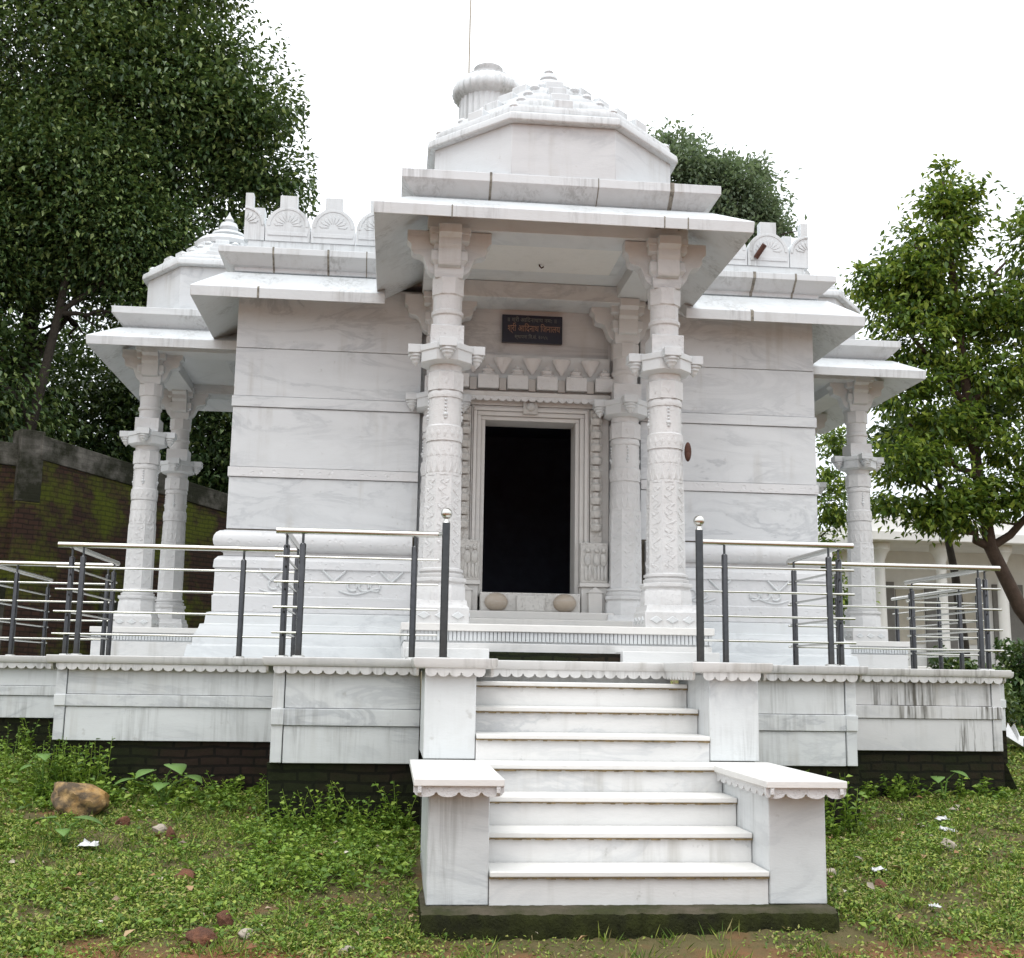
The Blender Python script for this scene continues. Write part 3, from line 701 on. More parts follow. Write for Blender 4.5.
def dirty_joint(xa, y, prof, wdt=.014):
    MB().sweep([(xa-wdt/2, y), (xa+wdt/2, y)], prof).build('dirty_joint', 'seam', tp)
cp_ = lambda B: [(.0, B+.212), (.064, B+.204), (.074, B+.233), (.103, B+.243), (.208, B+.343), (.218, B+.348), (.218, B+.431), (0, B+.436)]
for xa, wd in ((-.62, .020), (.30, .008), (.94, .035)): dirty_joint(xa, 3.0, cp_(4.953), wd)
for xa in (-.95, .82, 1.02): dirty_joint(xa, 3.0, [(.1, 4.953+.05), (.431, 4.953-.068), (.439, 4.953+.032), (.1, 4.953+.165)], .010)
for xa, wd in ((-2.62, .018), (-2.08, .02), (-1.7, .01), (2.28, .03), (1.75, .012), (2.72, .02)): dirty_joint(xa, WY, [(0, 5.135), (.053, 5.13), (.063, 5.168), (.103, 5.183), (.188, 5.268), (.203, 5.273), (.203, 5.345), (0, 5.35)], wd)
for xa, wd in ((-2.72, .02), (2.18, .03)): dirty_joint(xa, WY, [(.2, 4.85), (.408, 4.742), (.415, 4.853), (.2, 5.0)], wd)
# doorway inside the porch
DY = 5.0
for sx in (-1, 1):
    x0, x1 = sorted((sx*.80, sx*1.14)); MB().box(x0, x1, DY+.02, DY+.3, 1.3, 5.06).build('porch_back_wall', 'marble_wall', tp)
MB().box(-.80, .80, DY+.02, DY+.3, 3.95, 5.06).build('porch_back_wall', 'marble_wall', tp)
df = MB(); dfo = None
jam = MB()
for sx in (-1, 1):
    for a, b, y in ((.46, .50, DY-.01), (.502, .545, DY-.04), (.547, .58, DY-.065), (.582, .60, DY-.045)):
        x0, x1 = sorted((sx*a, sx*b)); jam.box(x0, x1, y, DY+.3, 1.95, 3.73+(a-.46))
for a, b, y in ((0, .04, DY-.01), (.042, .085, DY-.04), (.087, .12, DY-.065), (.122, .14, DY-.045)):
    jam.box(-.46-b, .46+b, y+.001, DY+.3, 3.731+a, 3.731+b)
dfr = jam.build('door_frame', 'frame_old', tp, .004)
for sx in (-1, 1):
    p = MB(); x = sx*.665
    p.box(x-.06, x+.06, DY-.06, DY+.05, 2.5, 3.86)
    for k in range(9):
        z = 2.62+k*.135
        p.poly(x, DY-.062, [(.045, z), (.058, z+.03), (.058, z+.06), (.035, z+.085), (.035, z+.12)], 8)
    p.build('door_pilaster', 'carved_old', dfr, .003)
    x0, x1 = sorted((sx*.728, sx*.80)); MB().box(x0, x1, DY-.03, DY+.3, 1.75, 3.9).build('outer_jamb', 'frame_old', dfr, .004)
    x0, x1 = sorted((sx*.50, sx*.775)); MB().box(x0, x1, DY-.13, DY-.03, 2.10, 2.50).build('figure_panel', 'carved_old', dfr, .008)
    fg = MB()                                                # small standing figures in relief
    for u in (-.07, .02, .09):
        xx = sx*.64+u; fg.sphere((xx, DY-.14, 2.42), .024, 10, 8); fg.sphere((xx, DY-.135, 2.33), .036, 10, 8, 1, .7, 1.9); fg.sphere((xx-.015, DY-.135, 2.2), .02, 8, 6, 1, .8, 4); fg.sphere((xx+.02, DY-.135, 2.2), .02, 8, 6, 1, .8, 4)
    fg.build('carved_figures', 'carved_old', dfr)
    x0, x1 = sorted((sx*.49, sx*.80)); MB().box(x0, x1, DY-.15, DY-.03, 2.06, 2.10).build('panel_ledge', 'frame_old', dfr, .006)
    bs = MB(); bs.box(x0+.02, x1-.02, DY-.12, DY-.03, 1.80, 2.06); bs.box(sx*.645-.07, sx*.645+.07, DY-.165, DY-.11, 1.80, 2.0)
    bs.prism([(sx*.645-.09, 2.0), (sx*.645+.09, 2.0), (sx*.645, 2.06)], DY-.17, DY-.11, 'y'); bs.build('jamb_base', 'frame_old', dfr, .006)
MB().box(-.80, .80, DY-.05, DY+.02, 3.875, 3.95).build('lintel', 'frame_old', dfr, .006)
lm = MB(); lm.box(-.085, .065, DY-.085, DY-.03, 3.79, 3.93); lm.sphere((-.01, DY-.09, 3.86), .045, 12, 8); lm.build('lintel_emblem', 'carved_old', dfr, .008)
MB().box(-.9, .9, 4.62, DY+.02, 4.90, 5.07).build('inner_beam', 'marble', tp, .006)
MB().box(-.72, .66, 3.36, 4.22, 5.035, 5.072).build('ceiling_panel', 'marble_tread', tp, .01)
MB().box(-.80, .74, 3.31, 4.27, 5.052, 5.0725).build('ceiling_moulding', 'marble', tp, .006)
# frieze of carved blocks over the lintel
MB().box(-.80, .80, DY-.14, DY+.02, 3.952, 4.0).build('frieze_shelf', 'frame_old', dfr, .006)
MB().box(-.80, .80, DY-.06, DY+.02, 4.0, 4.40).build('frieze_back', 'marble', dfr)
for k in range(6):
    x = -.745+k*.298
    b_ = MB().box(x-.105, x+.105, DY-.16, DY-.05, 4.03, 4.17).build('frieze_block', 'carved', dfr, .006)
    t_ = MB(); t_.lathe(x, DY-.10, [(.075, 4.171), (.08, 4.19), (.055, 4.20), (.055, 4.215), (.065, 4.23), (.035, 4.245), (.03, 4.26), (.012, 4.28)], 8, 0, 1, .7)
    t_.build('frieze_pinnacle', 'carved', b_, .003)
    b_ = None
    if k < 5:
        xx = x+.149; MB().lathe(xx, DY-.09, [(.01, 4.20), (.025, 4.215), (.03, 4.23), (.055, 4.255), (.065, 4.285), (.09, 4.33), (.10, 4.36)], 12, 0, 1, .45).build('frieze_pendant', 'carved', dfr, .004)
        MB().box(xx-.038, xx+.038, DY-.10, DY-.05, 4.02, 4.15).build('frieze_infill', 'frame_old', dfr, .006)
scallops('frieze_fringe', 'carved', dfr, [(-.80, DY-.14), (.80, DY-.14)], .0, 3.953, .05, .075, .02)
# threshold
MB().box(-.95, .95, 4.50, 4.98, 1.592, 1.72).build('threshold_step', 'frame_old', tp, .01)
MB().box(-.80, .80, 4.68, 4.98, 1.722, 1.80).build('threshold_step', 'frame_old', tp, .01)
tb = MB().box(-.49, .49, 4.80, DY+.25, 1.802, 1.985).build('threshold_block', 'carved_old', tp, .012)
for sx in (-1, 1): MB().sphere((sx*.335, 4.80, 1.89), .115, 18, 12, 1, .75, .8).build('threshold_boss', 'worn', tb)
MB().box(-.14, .14, 4.765, 4.80, 1.803, 1.96).build('threshold_panel', 'carved_old', tb, .01)
# room behind the doorway
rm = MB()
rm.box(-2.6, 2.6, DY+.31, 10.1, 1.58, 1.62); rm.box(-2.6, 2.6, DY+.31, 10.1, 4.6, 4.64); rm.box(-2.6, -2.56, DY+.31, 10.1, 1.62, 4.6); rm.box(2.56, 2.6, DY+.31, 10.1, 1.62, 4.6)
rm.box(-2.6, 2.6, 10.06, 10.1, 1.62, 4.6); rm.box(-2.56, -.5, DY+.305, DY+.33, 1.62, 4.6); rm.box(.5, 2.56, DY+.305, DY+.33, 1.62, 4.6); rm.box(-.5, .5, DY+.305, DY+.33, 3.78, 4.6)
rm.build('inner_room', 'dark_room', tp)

# sanctum tower behind the hall with fluted cushion and flagpole
tw = MB(); TX, TY = 0.0, 10.3
MB().box(-1.9, 1.9, 10.51, 14.0, DECK, 5.1).build('sanctum_wall', 'marble_wall', tp)
prof = []
for k in range(15):
    u = k/14; prof.append((1.7*(1-u**1.9)+.36*u**1.9*1.0+.0, 5.1+u*5.0))
tw.poly(TX, TY+1.6, prof, 16); tower = tw.build('sanctum_tower', 'roof', tp)
am = MB(); n = 56
am.lathe(TX, TY+1.6, [(.47, 10.2), (.46, 10.72), (.50, 10.74), (.565, 10.80), (.58, 10.87), (.56, 10.96), (.50, 11.05), (.40, 11.12), (.36, 11.14)], n)
am.v = [((x-TX)*(1+.05*(i % 2))+TX, (y-TY-1.6)*(1+.05*(i % 2))+TY+1.6, z) for i, (x, y, z) in enumerate(am.v)]
am.build('tower_cushion', 'roof', tower)
MB().lathe(TX, TY+1.6, [(.36, 11.135), (.37, 11.18), (.26, 11.22), (.20, 11.25), (.24, 11.30), (.25, 11.34), (.16, 11.40), (.05, 11.43)], 24).build('tower_lid', 'roof', tower)
MB().tube([(-.33, 11.9, 11.1), (-.33, 11.9, 12.2), (-.325, 11.9, 12.75)], .014, 8).build('flagpole', 'pole_wood', tower)
MB().sphere((-.33, 11.9, 12.76), .04, 10, 8).build('flagpole_knob', 'steel', tower)

# ------------------------------------------------------------------ name plaque over the door
pq = empty('name_plaque', (0, DY, 4.55), 'small dark blue plaque with faded gilt Devanagari lettering above the temple doorway', 'sign')
board = MB().box(-.308, .312, DY-.03, DY+.016, 4.545, 4.835).build('board', 'plaque', pq, .004)
fr = MB(); fr.box(-.308, .312, DY-.036, DY-.029, 4.545, 4.555); fr.box(-.308, .312, DY-.036, DY-.029, 4.825, 4.835); fr.box(-.308, -.298, DY-.036, DY-.029, 4.556, 4.824); fr.box(.302, .312, DY-.036, DY-.029, 4.556, 4.824)
fr.build('plaque_rim', 'plaque', pq)
def text(body, x, z, size, mat, wid=None):
    cu = bpy.data.curves.new('inscription', 'FONT'); cu.body = body; cu.size = size; cu.extrude = .001; cu.align_x = 'CENTER'
    o = bpy.data.objects.new('inscription_curve', cu); col.objects.link(o)
    dg = bpy.context.evaluated_depsgraph_get(); dg.update()
    me = bpy.data.meshes.new_from_object(o.evaluated_get(dg)); bpy.data.objects.remove(o)
    me.name = 'inscription'; n = len(me.vertices)
    co = np.empty(n*3); me.vertices.foreach_get('co', co); co = co.reshape(-1, 3)
    if n and wid:
        co[:, 0] *= wid/max(1e-6, (co[:, 0].max()-co[:, 0].min())); co[:, 0] -= (co[:, 0].max()+co[:, 0].min())/2
    v = np.stack([co[:, 0]+x, np.full(n, -.034)-co[:, 2], co[:, 1]+z-4.55], 1); me.vertices.foreach_set('co', v.ravel())
    ob = bpy.data.objects.new('inscription', me); col.objects.link(ob); ob.parent = pq; me.materials.clear(); me.materials.append(M[mat]); me.update()
    return ob
text('॥ श्री आिदनाथाय नमः ॥', 0.0, 4.765, .062, 'pale_ink', .50)
text('श्री आिदनाथ िजनालय', .02, 4.665, .095, 'gilt', .54)
text('स्थापना िव.सं. २०५५', -.01, 4.59, .052, 'pale_ink', .34)

# ------------------------------------------------------------------ steel railings
def railing(sx, label):
    r = empty('steel_railing', (sx*2.2, 2.2, DECK), label, 'railing', 'railings along the platform edge')
    ZB = (1.48, 1.665, 1.85, 2.035)
    def run(a, b, zh, posts, ext=(0, 0), nb=4, rail=.023):
        a = Vector(a); b = Vector(b); t = (b-a).normalized()
        A, B = a-t*ext[0], b+t*ext[1]
        MB().tube([(A.x*1.0, A.y, zh), (B.x, B.y, zh)], rail, 14).build('handrail', 'steel', r)
        for z in ZB:
            z = z*(zh-DECK)/(2.225-DECK)+DECK*(1-(zh-DECK)/(2.225-DECK))
            MB().tube([(A.x, A.y, z), (B.x, B.y, z)], .0095, 8).build('rail_bar', 'steel', r)
        for u in posts:
            p = a+(b-a)*u; q = Vector((t.y, -t.x))*.0
            po = MB().lathe(p.x, p.y, [(.024, DECK), (.024, zh-.10), (.017, zh-.09)], 14).build('post', 'steel_dark', r)
            MB().lathe(p.x, p.y, [(.010, zh-.092), (.010, zh-.018)], 8).build('post_pin', 'steel_dark', po)
            MB().lathe(p.x, p.y, [(.048, DECK+.0015), (.046, DECK+.010), (.026, DECK+.016)], 16).build('post_foot', 'steel', po)
    run((sx*2.20, 2.2), (sx*1.0, 2.2), 2.225, (.165, .85), (0, .0))
    run((sx*2.13, 2.2), (sx*2.13, 3.45), 2.2245, (.10, .92))
    run((sx*4.12, 3.55), (sx*2.14, 3.55), 2.215, (.105, .77), (0, 0))
    run((sx*4.03, 3.55), (sx*4.03, 5.3), 2.2145, (.06, .92))
    run((sx*(5.5 if sx < 0 else 4.95), 5.36), (sx*4.06, 5.36), 2.2, (.35, .95), (0, 0))
    run((sx*(5.3 if sx < 0 else 4.9), 5.36), (sx*(5.3 if sx < 0 else 4.9), 7.6), 2.1995, (.05, .45, .95))
    nw = MB().lathe(sx*.955, 2.09, [(.029, DECK), (.029, 2.30)], 18).build('newel_post', 'steel_dark', r)
    MB().lathe(sx*.955, 2.09, [(.03, 2.301), (.02, 2.315), (.018, 2.33), (.03, 2.335)], 14).build('newel_collar', 'steel', nw)
    MB().sphere((sx*.955, 2.09, 2.372), .042, 18, 12).build('newel_ball', 'steel', nw)
    MB().lathe(sx*.955, 2.09, [(.06, DECK+.0012), (.057, DECK+.012), (.03, DECK+.02)], 18).build('post_foot', 'steel', nw)
    MB().tube([(sx*1.0, 2.2, 2.225), (sx*.955, 2.10, 2.225)], .02, 10).build('rail_link', 'steel', nw)
    return r
railing(-1, 'stainless steel railing on the platform left of the steps, before the mossy brick wall')
railing(1, 'stainless steel railing on the platform right of the steps, towards the leaning tree')

# ------------------------------------------------------------------ compound wall at the left rear
cw = empty('brick_wall', (-6.5, 11.6, .6), 'tall moss covered brick wall with stepped coping behind the left porch', 'wall')
def wseg(a, b, z0, z1, th, nm, mat, zb=None, prt=cw):
    a = Vector(a); b = Vector(b); t = (b-a).normalized(); n = Vector((t.y, -t.x))
    q = [a, b, b-n*th, a-n*th]; mb = MB()
    z1a, z1b = z1 if isinstance(z1, tuple) else (z1, z1); z0a, z0b = z0 if isinstance(z0, tuple) else (z0, z0)
    mb.add([(q[0].x, q[0].y, z0a), (q[1].x, q[1].y, z0b), (q[2].x, q[2].y, z0b), (q[3].x, q[3].y, z0a), (q[0].x, q[0].y, z1a), (q[1].x, q[1].y, z1b), (q[2].x, q[2].y, z1b), (q[3].x, q[3].y, z1a)],
           [(0, 3, 2, 1), (4, 5, 6, 7), (0, 1, 5, 4), (1, 2, 6, 5), (2, 3, 7, 6), (3, 0, 4, 7)])
    return mb.build(nm, mat, prt, .01)
wseg((-11.5, 9.0), (-6.86, 11.25), .2, (4.35, 4.12), .3, 'brick_face', 'compound'); wseg((-11.5, 8.97), (-6.86, 11.22), (4.352, 4.122), (4.72, 4.46), .36, 'coping', 'plaster')
wseg((-6.88, 11.10), (-6.60, 11.31), .2, 3.6, .36, 'wall_pier', 'compound'); wseg((-6.88, 11.10), (-6.60, 11.31), 3.602, 4.68, .36, 'pier_top', 'plaster')
wseg((-6.62, 11.30), (-3.2, 16.6), .2, (4.25, 3.85), .3, 'brick_face', 'compound'); wseg((-6.62, 11.27), (-3.18, 16.57), (4.252, 3.852), (4.62, 4.18), .36, 'coping', 'plaster')
for t0, t1, zt in ((.18, .42, 2.35), (.62, .9, 2.5)):
    a = Vector((-6.46, 11.45)); b = Vector((-3.2, 16.6)); n = Vector(((b-a).normalized().y, -(b-a).normalized().x))
    wseg(a+(b-a)*t0+n*.02, a+(b-a)*t1+n*.02, .2, (zt, zt-.5), .1, 'plaster_patch', 'plaster')
a = Vector((-11.5, 9.0)); b = Vector((-6.86, 11.25)); n = Vector(((b-a).normalized().y, -(b-a).normalized().x))
wseg(a+(b-a)*.75+n*.02, a+(b-a)*.99+n*.02, .2, (2.0, 2.5), .1, 'plaster_patch', 'plaster')

# ------------------------------------------------------------------ white building behind the right tree
wb = empty('white_building', (15, 24, 1.0), 'low white pillared building behind the leaning tree on the right', 'building')
MB().box(11.5, 24, 25, 31, 1.0, 5.0).build('wall', 'bldg_white', wb)
MB().box(10.8, 24.5, 22.6, 31.5, 4.78, 5.05).build('roof_slab', 'bldg_white', wb, .03)
MB().box(11.2, 24.2, 23.1, 31.2, 5.06, 5.5).build('parapet', 'bldg_white', wb, .03)
MB().box(11.0, 24.3, 22.9, 25, .7, 1.55).build('veranda_floor', 'bldg_white', wb, .02)
for x in (11.5, 13.2, 14.9, 16.6, 18.3, 20):
    pl = MB(); pl.box(x-.2, x+.2, 23.0, 23.4, 1.552, 1.8); pl.lathe(x, 23.2, [(.15, 1.8), (.13, 4.3), (.2, 4.5), (.28, 4.6), (.28, 4.778)], 16); pl.build('pillar', 'bldg_white', wb, .01)
for x in (12.2, 14.0, 16.0, 17.6): MB().box(x-.45, x+.45, 24.94, 25.05, 1.56, 3.9).build('doorway', 'dark_opening', wb)
for x in (13.1, 15.0): MB().box(x-.4, x+.4, 24.95, 25.05, 2.2, 3.7).build('window', 'bldg_shade', wb)

# ------------------------------------------------------------------ foliage
def leaves(name, P, D, L, Wd, mat, parent=None, loc=(0, 0, 0), fold=.25, up=None):
    """P centres (n,3), D direction (n,3), L length, Wd width: one folded leaf of 2 faces each"""
    n = len(P); D = D/np.linalg.norm(D, axis=1, keepdims=True)
    r_ = rng.normal(size=(n, 3)) if up is None else up + rng.normal(size=(n, 3))*.35
    S = np.cross(D, r_); S /= np.linalg.norm(S, axis=1, keepdims=True)+1e-9; N = np.cross(S, D)
    L = np.broadcast_to(L, n)[:, None]; Wd = np.broadcast_to(Wd, n)[:, None]
    root = parent
    while root is not None and root.parent: root = root.parent
    o = np.array(root.location if root is not None else loc)
    b = P-D*L*.5; tip = P+D*L*.5-N*L*.12; mid = P-D*L*.05
    V = np.stack([b, mid+S*Wd*.5+N*Wd*fold, tip, mid-S*Wd*.5+N*Wd*fold], 1)-o
    me = bpy.data.meshes.new(name); me.vertices.add(4*n); me.loops.add(6*n); me.polygons.add(2*n)
    me.vertices.foreach_set('co', V.ravel())
    idx = (np.arange(n)[:, None]*4+np.array([0, 1, 2, 0, 2, 3])[None]).ravel()
    me.loops.foreach_set('vertex_index', idx.astype(np.int32))
    me.polygons.foreach_set('loop_start', (np.arange(2*n)*3).astype(np.int32))
    me.update(calc_edges=True); me.validate()
    ob = bpy.data.objects.new(name, me); col.objects.link(ob); me.materials.append(M[mat])
    if parent is not None: ob.parent = parent
    else: ob.location = loc
    return ob

def tree(name, label, base, trunk, limbs, blobs, nleaf, lsize, mat, bark='bark', clump=.55, r0=.2, droop=.35, group=None, shell=.55, per=60):
    """trunk: list of points; limbs: end points (start on the trunk); blobs: (centre, (rx,ry,rz), weight)"""
    root = empty(name, base, label, 'tree', group)
    tk = MB(); n = len(trunk)
    def wob(p, q, k, amp):
        p, q = Vector(p), Vector(q); out_ = []
        for i in range(k+1):
            u = i/k; out_.append(p.lerp(q, u)+Vector((random.gauss(0, amp), random.gauss(0, amp), random.gauss(0, amp*.5)))*math.sin(math.pi*u))
        return out_
    tk.tube(trunk, [r0*(1-.62*i/(n-1)) for i in range(n)], 12)
    for (i, end) in limbs:
        i = min(i, n-1); st_ = Vector(trunk[i]); rr = r0*(1-.62*i/(n-1))*.6
        pts = wob(st_, end, 6, .12*(Vector(end)-st_).length/2)
        tk.tube(pts, [rr*(1-.8*k/6)+.01 for k in range(7)], 8)
        for _ in range(4):
            k = random.randint(2, 5); e = pts[k]+Vector((random.gauss(0, 1), random.gauss(0, 1), random.gauss(.3, .8)))*(Vector(end)-st_).length*.14
            q = wob(pts[k], e, 4, .06); tk.tube(q, [rr*.35*(1-.8*j/4)+.006 for j in range(5)], 6)
    tk.build('trunk', bark, root, smooth=60)
    W_ = np.array([b[2] for b in blobs], float); W_ /= W_.sum()
    ncl = max(1, nleaf//per)
    which = rng.choice(len(blobs), ncl, p=W_)
    C_ = np.array([b[0] for b in blobs], float)[which]; RR = np.array([b[1] for b in blobs], float)[which]
    u = rng.normal(size=(ncl, 3)); u /= np.linalg.norm(u, axis=1, keepdims=True)
    rad = rng.random(ncl)**(1/3)*(1-shell)+shell*rng.random(ncl)**.35
    cc = C_+u*RR*rad[:, None]
    P = np.repeat(cc, per, 0)+np.clip(rng.normal(size=(ncl*per, 3)), -1.7, 1.7)*clump*np.repeat(.5+rng.random(ncl), per)[:, None]*np.array([1, 1, .6])
    out_ = P-np.repeat(C_, per, 0)
    D = out_/(np.linalg.norm(out_, axis=1, keepdims=True)+1e-6)+rng.normal(size=P.shape)*.7; D[:, 2] -= droop
    sz = lsize*(.65+.7*rng.random(len(P)))
    leaves('crown', P, D, sz, sz*.5, mat, root, up=np.array([0, 0, 1.0]))
    return root

# big dark trees behind the brick wall
tree('tall_tree', 'huge dark leafy tree behind the brick wall, its crown filling the upper left', (-8.6, 15.5, .6),
     [(-8.6, 15.5, .6), (-8.5, 15.4, 3.5), (-8.3, 15.3, 6.5), (-8.1, 15.2, 9), (-7.8, 15.2, 12)],
     [(2, (-6.0, 14.5, 10)), (3, (-5.2, 14.5, 12.5)), (2, (-11, 15, 10)), (3, (-9.5, 14.5, 13.5)), (4, (-6.6, 15, 15)), (1, (-10.5, 14.5, 7.5)), (3, (-5.0, 15, 10.2))],
     [((-8.3, 15.0, 12.6), (3.0, 2.2, 2.4), 3), ((-6.3, 14.6, 11.6), (1.9, 1.6, 1.7), 2), ((-10.6, 14.5, 10.5), (2.4, 1.8, 2.4), 2.2), ((-7.2, 14.4, 9.4), (2.0, 1.4, 1.6), 1.9),
      ((-5.15, 14.5, 10.4), (1.15, 1.1, .75), .6), ((-4.9, 14.6, 11.5), (.9, 1.0, .8), .5), ((-9.6, 14.3, 7.8), (2.0, 1.4, 1.4), 1.3), ((-4.55, 14.5, 9.9), (.6, .7, .55), .3), ((-4.2, 14.5, 11.0), (.55, .7, .5), .25), ((-3.75, 14.5, 10.1), (.35, .5, .25), .09), ((-3.6, 14.5, 10.8), (.3, .5, .25), .07), ((-4.3, 14.5, 9.25), (.45, .5, .25), .1), ((-4.0, 14.5, 11.75), (.35, .5, .3), .08), ((-4.9, 14.5, 12.6), (.5, .5, .3), .1), ((-12.5, 12.5, 9.5), (2.2, 2.2, 2.6), 1.5), ((-13.2, 9.5, 9.0), (2.2, 2.4, 2.4), 1.2), ((-6.8, 15, 14.7), (2.0, 1.6, 1.5), 1.3), ((-8.8, 13.9, 6.0), (1.8, 1.2, 1.1), .9), ((-10.8, 13.6, 5.4), (1.6, 1.2, 1.0), .8), ((-10.5, 15, 14), (2.4, 1.8, 2), 1.6)],  # the two outermost left blobs, out of view, are added to shade the porch
     190000, .125, 'leaf_dark', clump=.5, r0=.24, per=380, shell=.5)
tree('slender_tree', 'dark slender tree whose bare trunk shows between the left porch and the picture edge', (-7.9, 13.6, .6),
     [(-7.9, 13.6, .6), (-7.75, 13.55, 3), (-7.5, 13.5, 5.2), (-7.2, 13.5, 7.2), (-7.0, 13.5, 9)],
     [(3, (-6.0, 13.3, 8.6)), (2, (-8.9, 13.2, 7.5)), (4, (-7.4, 13.2, 10.2)), (3, (-6.2, 13.6, 7.3))],
     [((-6.4, 13.7, 8.7), (1.5, 1.0, 1.1), 2), ((-8.8, 13.6, 8.4), (1.4, 1.0, 1.2), 1.7), ((-7.4, 13.5, 10.0), (1.6, 1.0, 1.0), 1.8), ((-5.7, 14.0, 7.6), (1.0, .9, .8), 1)],
     52000, .10, 'leaf_dark', clump=.30, r0=.13)
tree('spreading_tree', 'low dark tree seen under the left porch roof, above the mossy wall', (-5.6, 19.5, .8),
     [(-5.6, 19.5, .8), (-5.6, 19.4, 3), (-5.5, 19.3, 5), (-5.4, 19.2, 7)],
     [(2, (-7.5, 19, 6)), (2, (-4, 19, 6.5)), (3, (-6, 18.6, 8.5)), (1, (-3.4, 19, 5.2))],
     [((-5.6, 19.3, 6.6), (2.6, 1.7, 2.3), 3), ((-3.6, 19, 5.8), (1.7, 1.4, 1.7), 1.6), ((-8.3, 18.5, 6.2), (2.2, 1.6, 2.2), 2), ((-10.8, 17.5, 6.0), (2.2, 1.6, 2.2), 2), ((-7.5, 18, 4.3), (2.6, 1.2, 1.2), 1.5), ((-3.3, 18.6, 4.1), (1.4, 1.2, 1.0), .9), ((-11.5, 16.5, 4.6), (2.0, 1.2, 1.2), 1)],
     110000, .135, 'leaf_dark', clump=.5, r0=.2, per=150)
# tree behind the porch roof, its glare-washed look put into the leaf colour
tree('distant_tree', 'tree top, its leaf colour paled as by glare, rising behind the porch roof, right of its finial', (9.0, 31, 1.1),
     [(9, 31, 1.1), (9, 31, 8), (9, 31, 13), (9.1, 31, 17)], [(2, (7.5, 30.8, 17.5)), (2, (10.8, 30.8, 16.5)), (3, (9, 30.5, 18.8))],
     [((8.0, 31, 18.0), (1.9, 1.5, 1.8), 2), ((9.9, 31, 17.4), (1.9, 1.5, 1.9), 2), ((8.6, 31, 15.6), (2.6, 1.8, 2.0), 2), ((10.9, 31, 16.2), (1.1, 1, 1.2), .8), ((11.2, 31, 13.8), (1.6, 1.3, 1.6), 1)],
     40000, .20, 'leaf_far', clump=.36, r0=.35)
# the tree on the right
tree('leaning_tree', 'bright topped tree with leaning reddish trunk beside the right end of the platform', (9.9, 11.2, .6),
     [(9.9, 11.2, .6), (9.25, 11.15, 1.5), (8.55, 11.1, 2.35), (8.08, 11.05, 3.3), (7.92, 11, 4.3), (7.8, 11, 5.6), (7.7, 11, 7.0), (7.6, 11, 8.4)],
     [(4, (6.7, 10.8, 5.2)), (5, (9.1, 10.9, 6.6)), (5, (6.5, 10.7, 6.9)), (6, (8.5, 10.8, 8.0)), (6, (6.9, 10.8, 8.2)), (7, (7.5, 10.9, 9.4)), (3, (9.2, 10.8, 4.4)), (3, (6.9, 10.6, 3.9))],
     [((7.55, 11, 9.35), (.28, .35, .4), .35), ((7.65, 11, 8.85), (.5, .5, .4), .6), ((7.3, 11, 8.2), (.75, .7, .5), 1.1), ((8.0, 11, 7.9), (.3, .5, .4), .3), ((6.75, 10.9, 7.35), (.75, .7, .4), 1.0), ((6.1, 10.9, 7.6), (.4, .5, .2), .25), ((7.7, 11, 7.3), (.9, .8, .5), 1.3), ((7.0, 10.9, 6.6), (.85, .8, .45), 1.1),
      ((8.6, 10.9, 6.9), (.8, .8, .45), 1.0), ((9.1, 10.9, 8.3), (.5, .6, .9), .9), ((7.9, 10.9, 6.1), (.9, .8, .4), 1.0), ((6.6, 10.8, 5.6), (.6, .7, .4), .7), ((9.1, 10.9, 5.9), (.7, .7, .45), .8), ((7.3, 10.8, 5.2), (.7, .7, .3), .7), ((8.4, 10.8, 4.9), (.7, .6, .3), .6), ((6.6, 10.6, 4.5), (.6, .6, .35), .8), ((7.0, 10.6, 3.75), (.55, .5, .3), .7), ((7.5, 10.7, 4.2), (.4, .5, .25), .35), ((9.2, 10.8, 4.6), (.6, .6, .35), .5), ((7.5, 10.6, 3.75), (.6, .5, .3), .7), ((8.4, 10.6, 4.1), (.6, .5, .3), .6), ((6.35, 10.6, 3.9), (.35, .5, .3), .35), ((7.2, 11, 7.75), (.9, .8, .4), .9), ((9.0, 10.9, 7.3), (.7, .7, .4), .6), ((9.5, 10.9, 5.3), (.6, .6, .5), .6)],
     30000, .12, 'leaf_bright', 'bark_pale', clump=.19, r0=.14, per=75, droop=.5)
tree('thin_tree', 'thin dark trunk standing straight just left of the leaning trunk', (8.4, 12.6, .65),
     [(8.4, 12.6, .65), (8.35, 12.6, 1.8), (8.25, 12.6, 3.0), (8.05, 12.6, 4.2), (8.0, 12.5, 5.2)], [(3, (7.3, 12.4, 4.9)), (4, (8.6, 12.4, 5.8))],
     [((7.7, 12.4, 5.2), (.8, .6, .5), 1), ((8.8, 12.4, 5.8), (.8, .6, .6), 1)], 3600, .14, 'leaf_dark', clump=.22, r0=.10, per=45)
tree('garden_tree', 'small light green tree glimpsed between the hall and the right porch column', (9.2, 22, 1.0),
     [(9.2, 22, 1), (9.25, 22, 2.2), (9.2, 22, 3.8), (9.2, 22, 5.4)], [(2, (8.7, 22, 5)), (2, (9.8, 22, 5.2))],
     [((9.0, 22, 4.3), (.75, .7, .6), 1.2), ((9.75, 22, 5.7), (.5, .5, .9), 1), ((9.3, 22, 3.1), (1.2, .7, .7), 1), ((10.0, 22, 7.2), (.4, .4, .4), .3)], 5000, .15, 'leaf_bright', clump=.25, r0=.09, per=45)
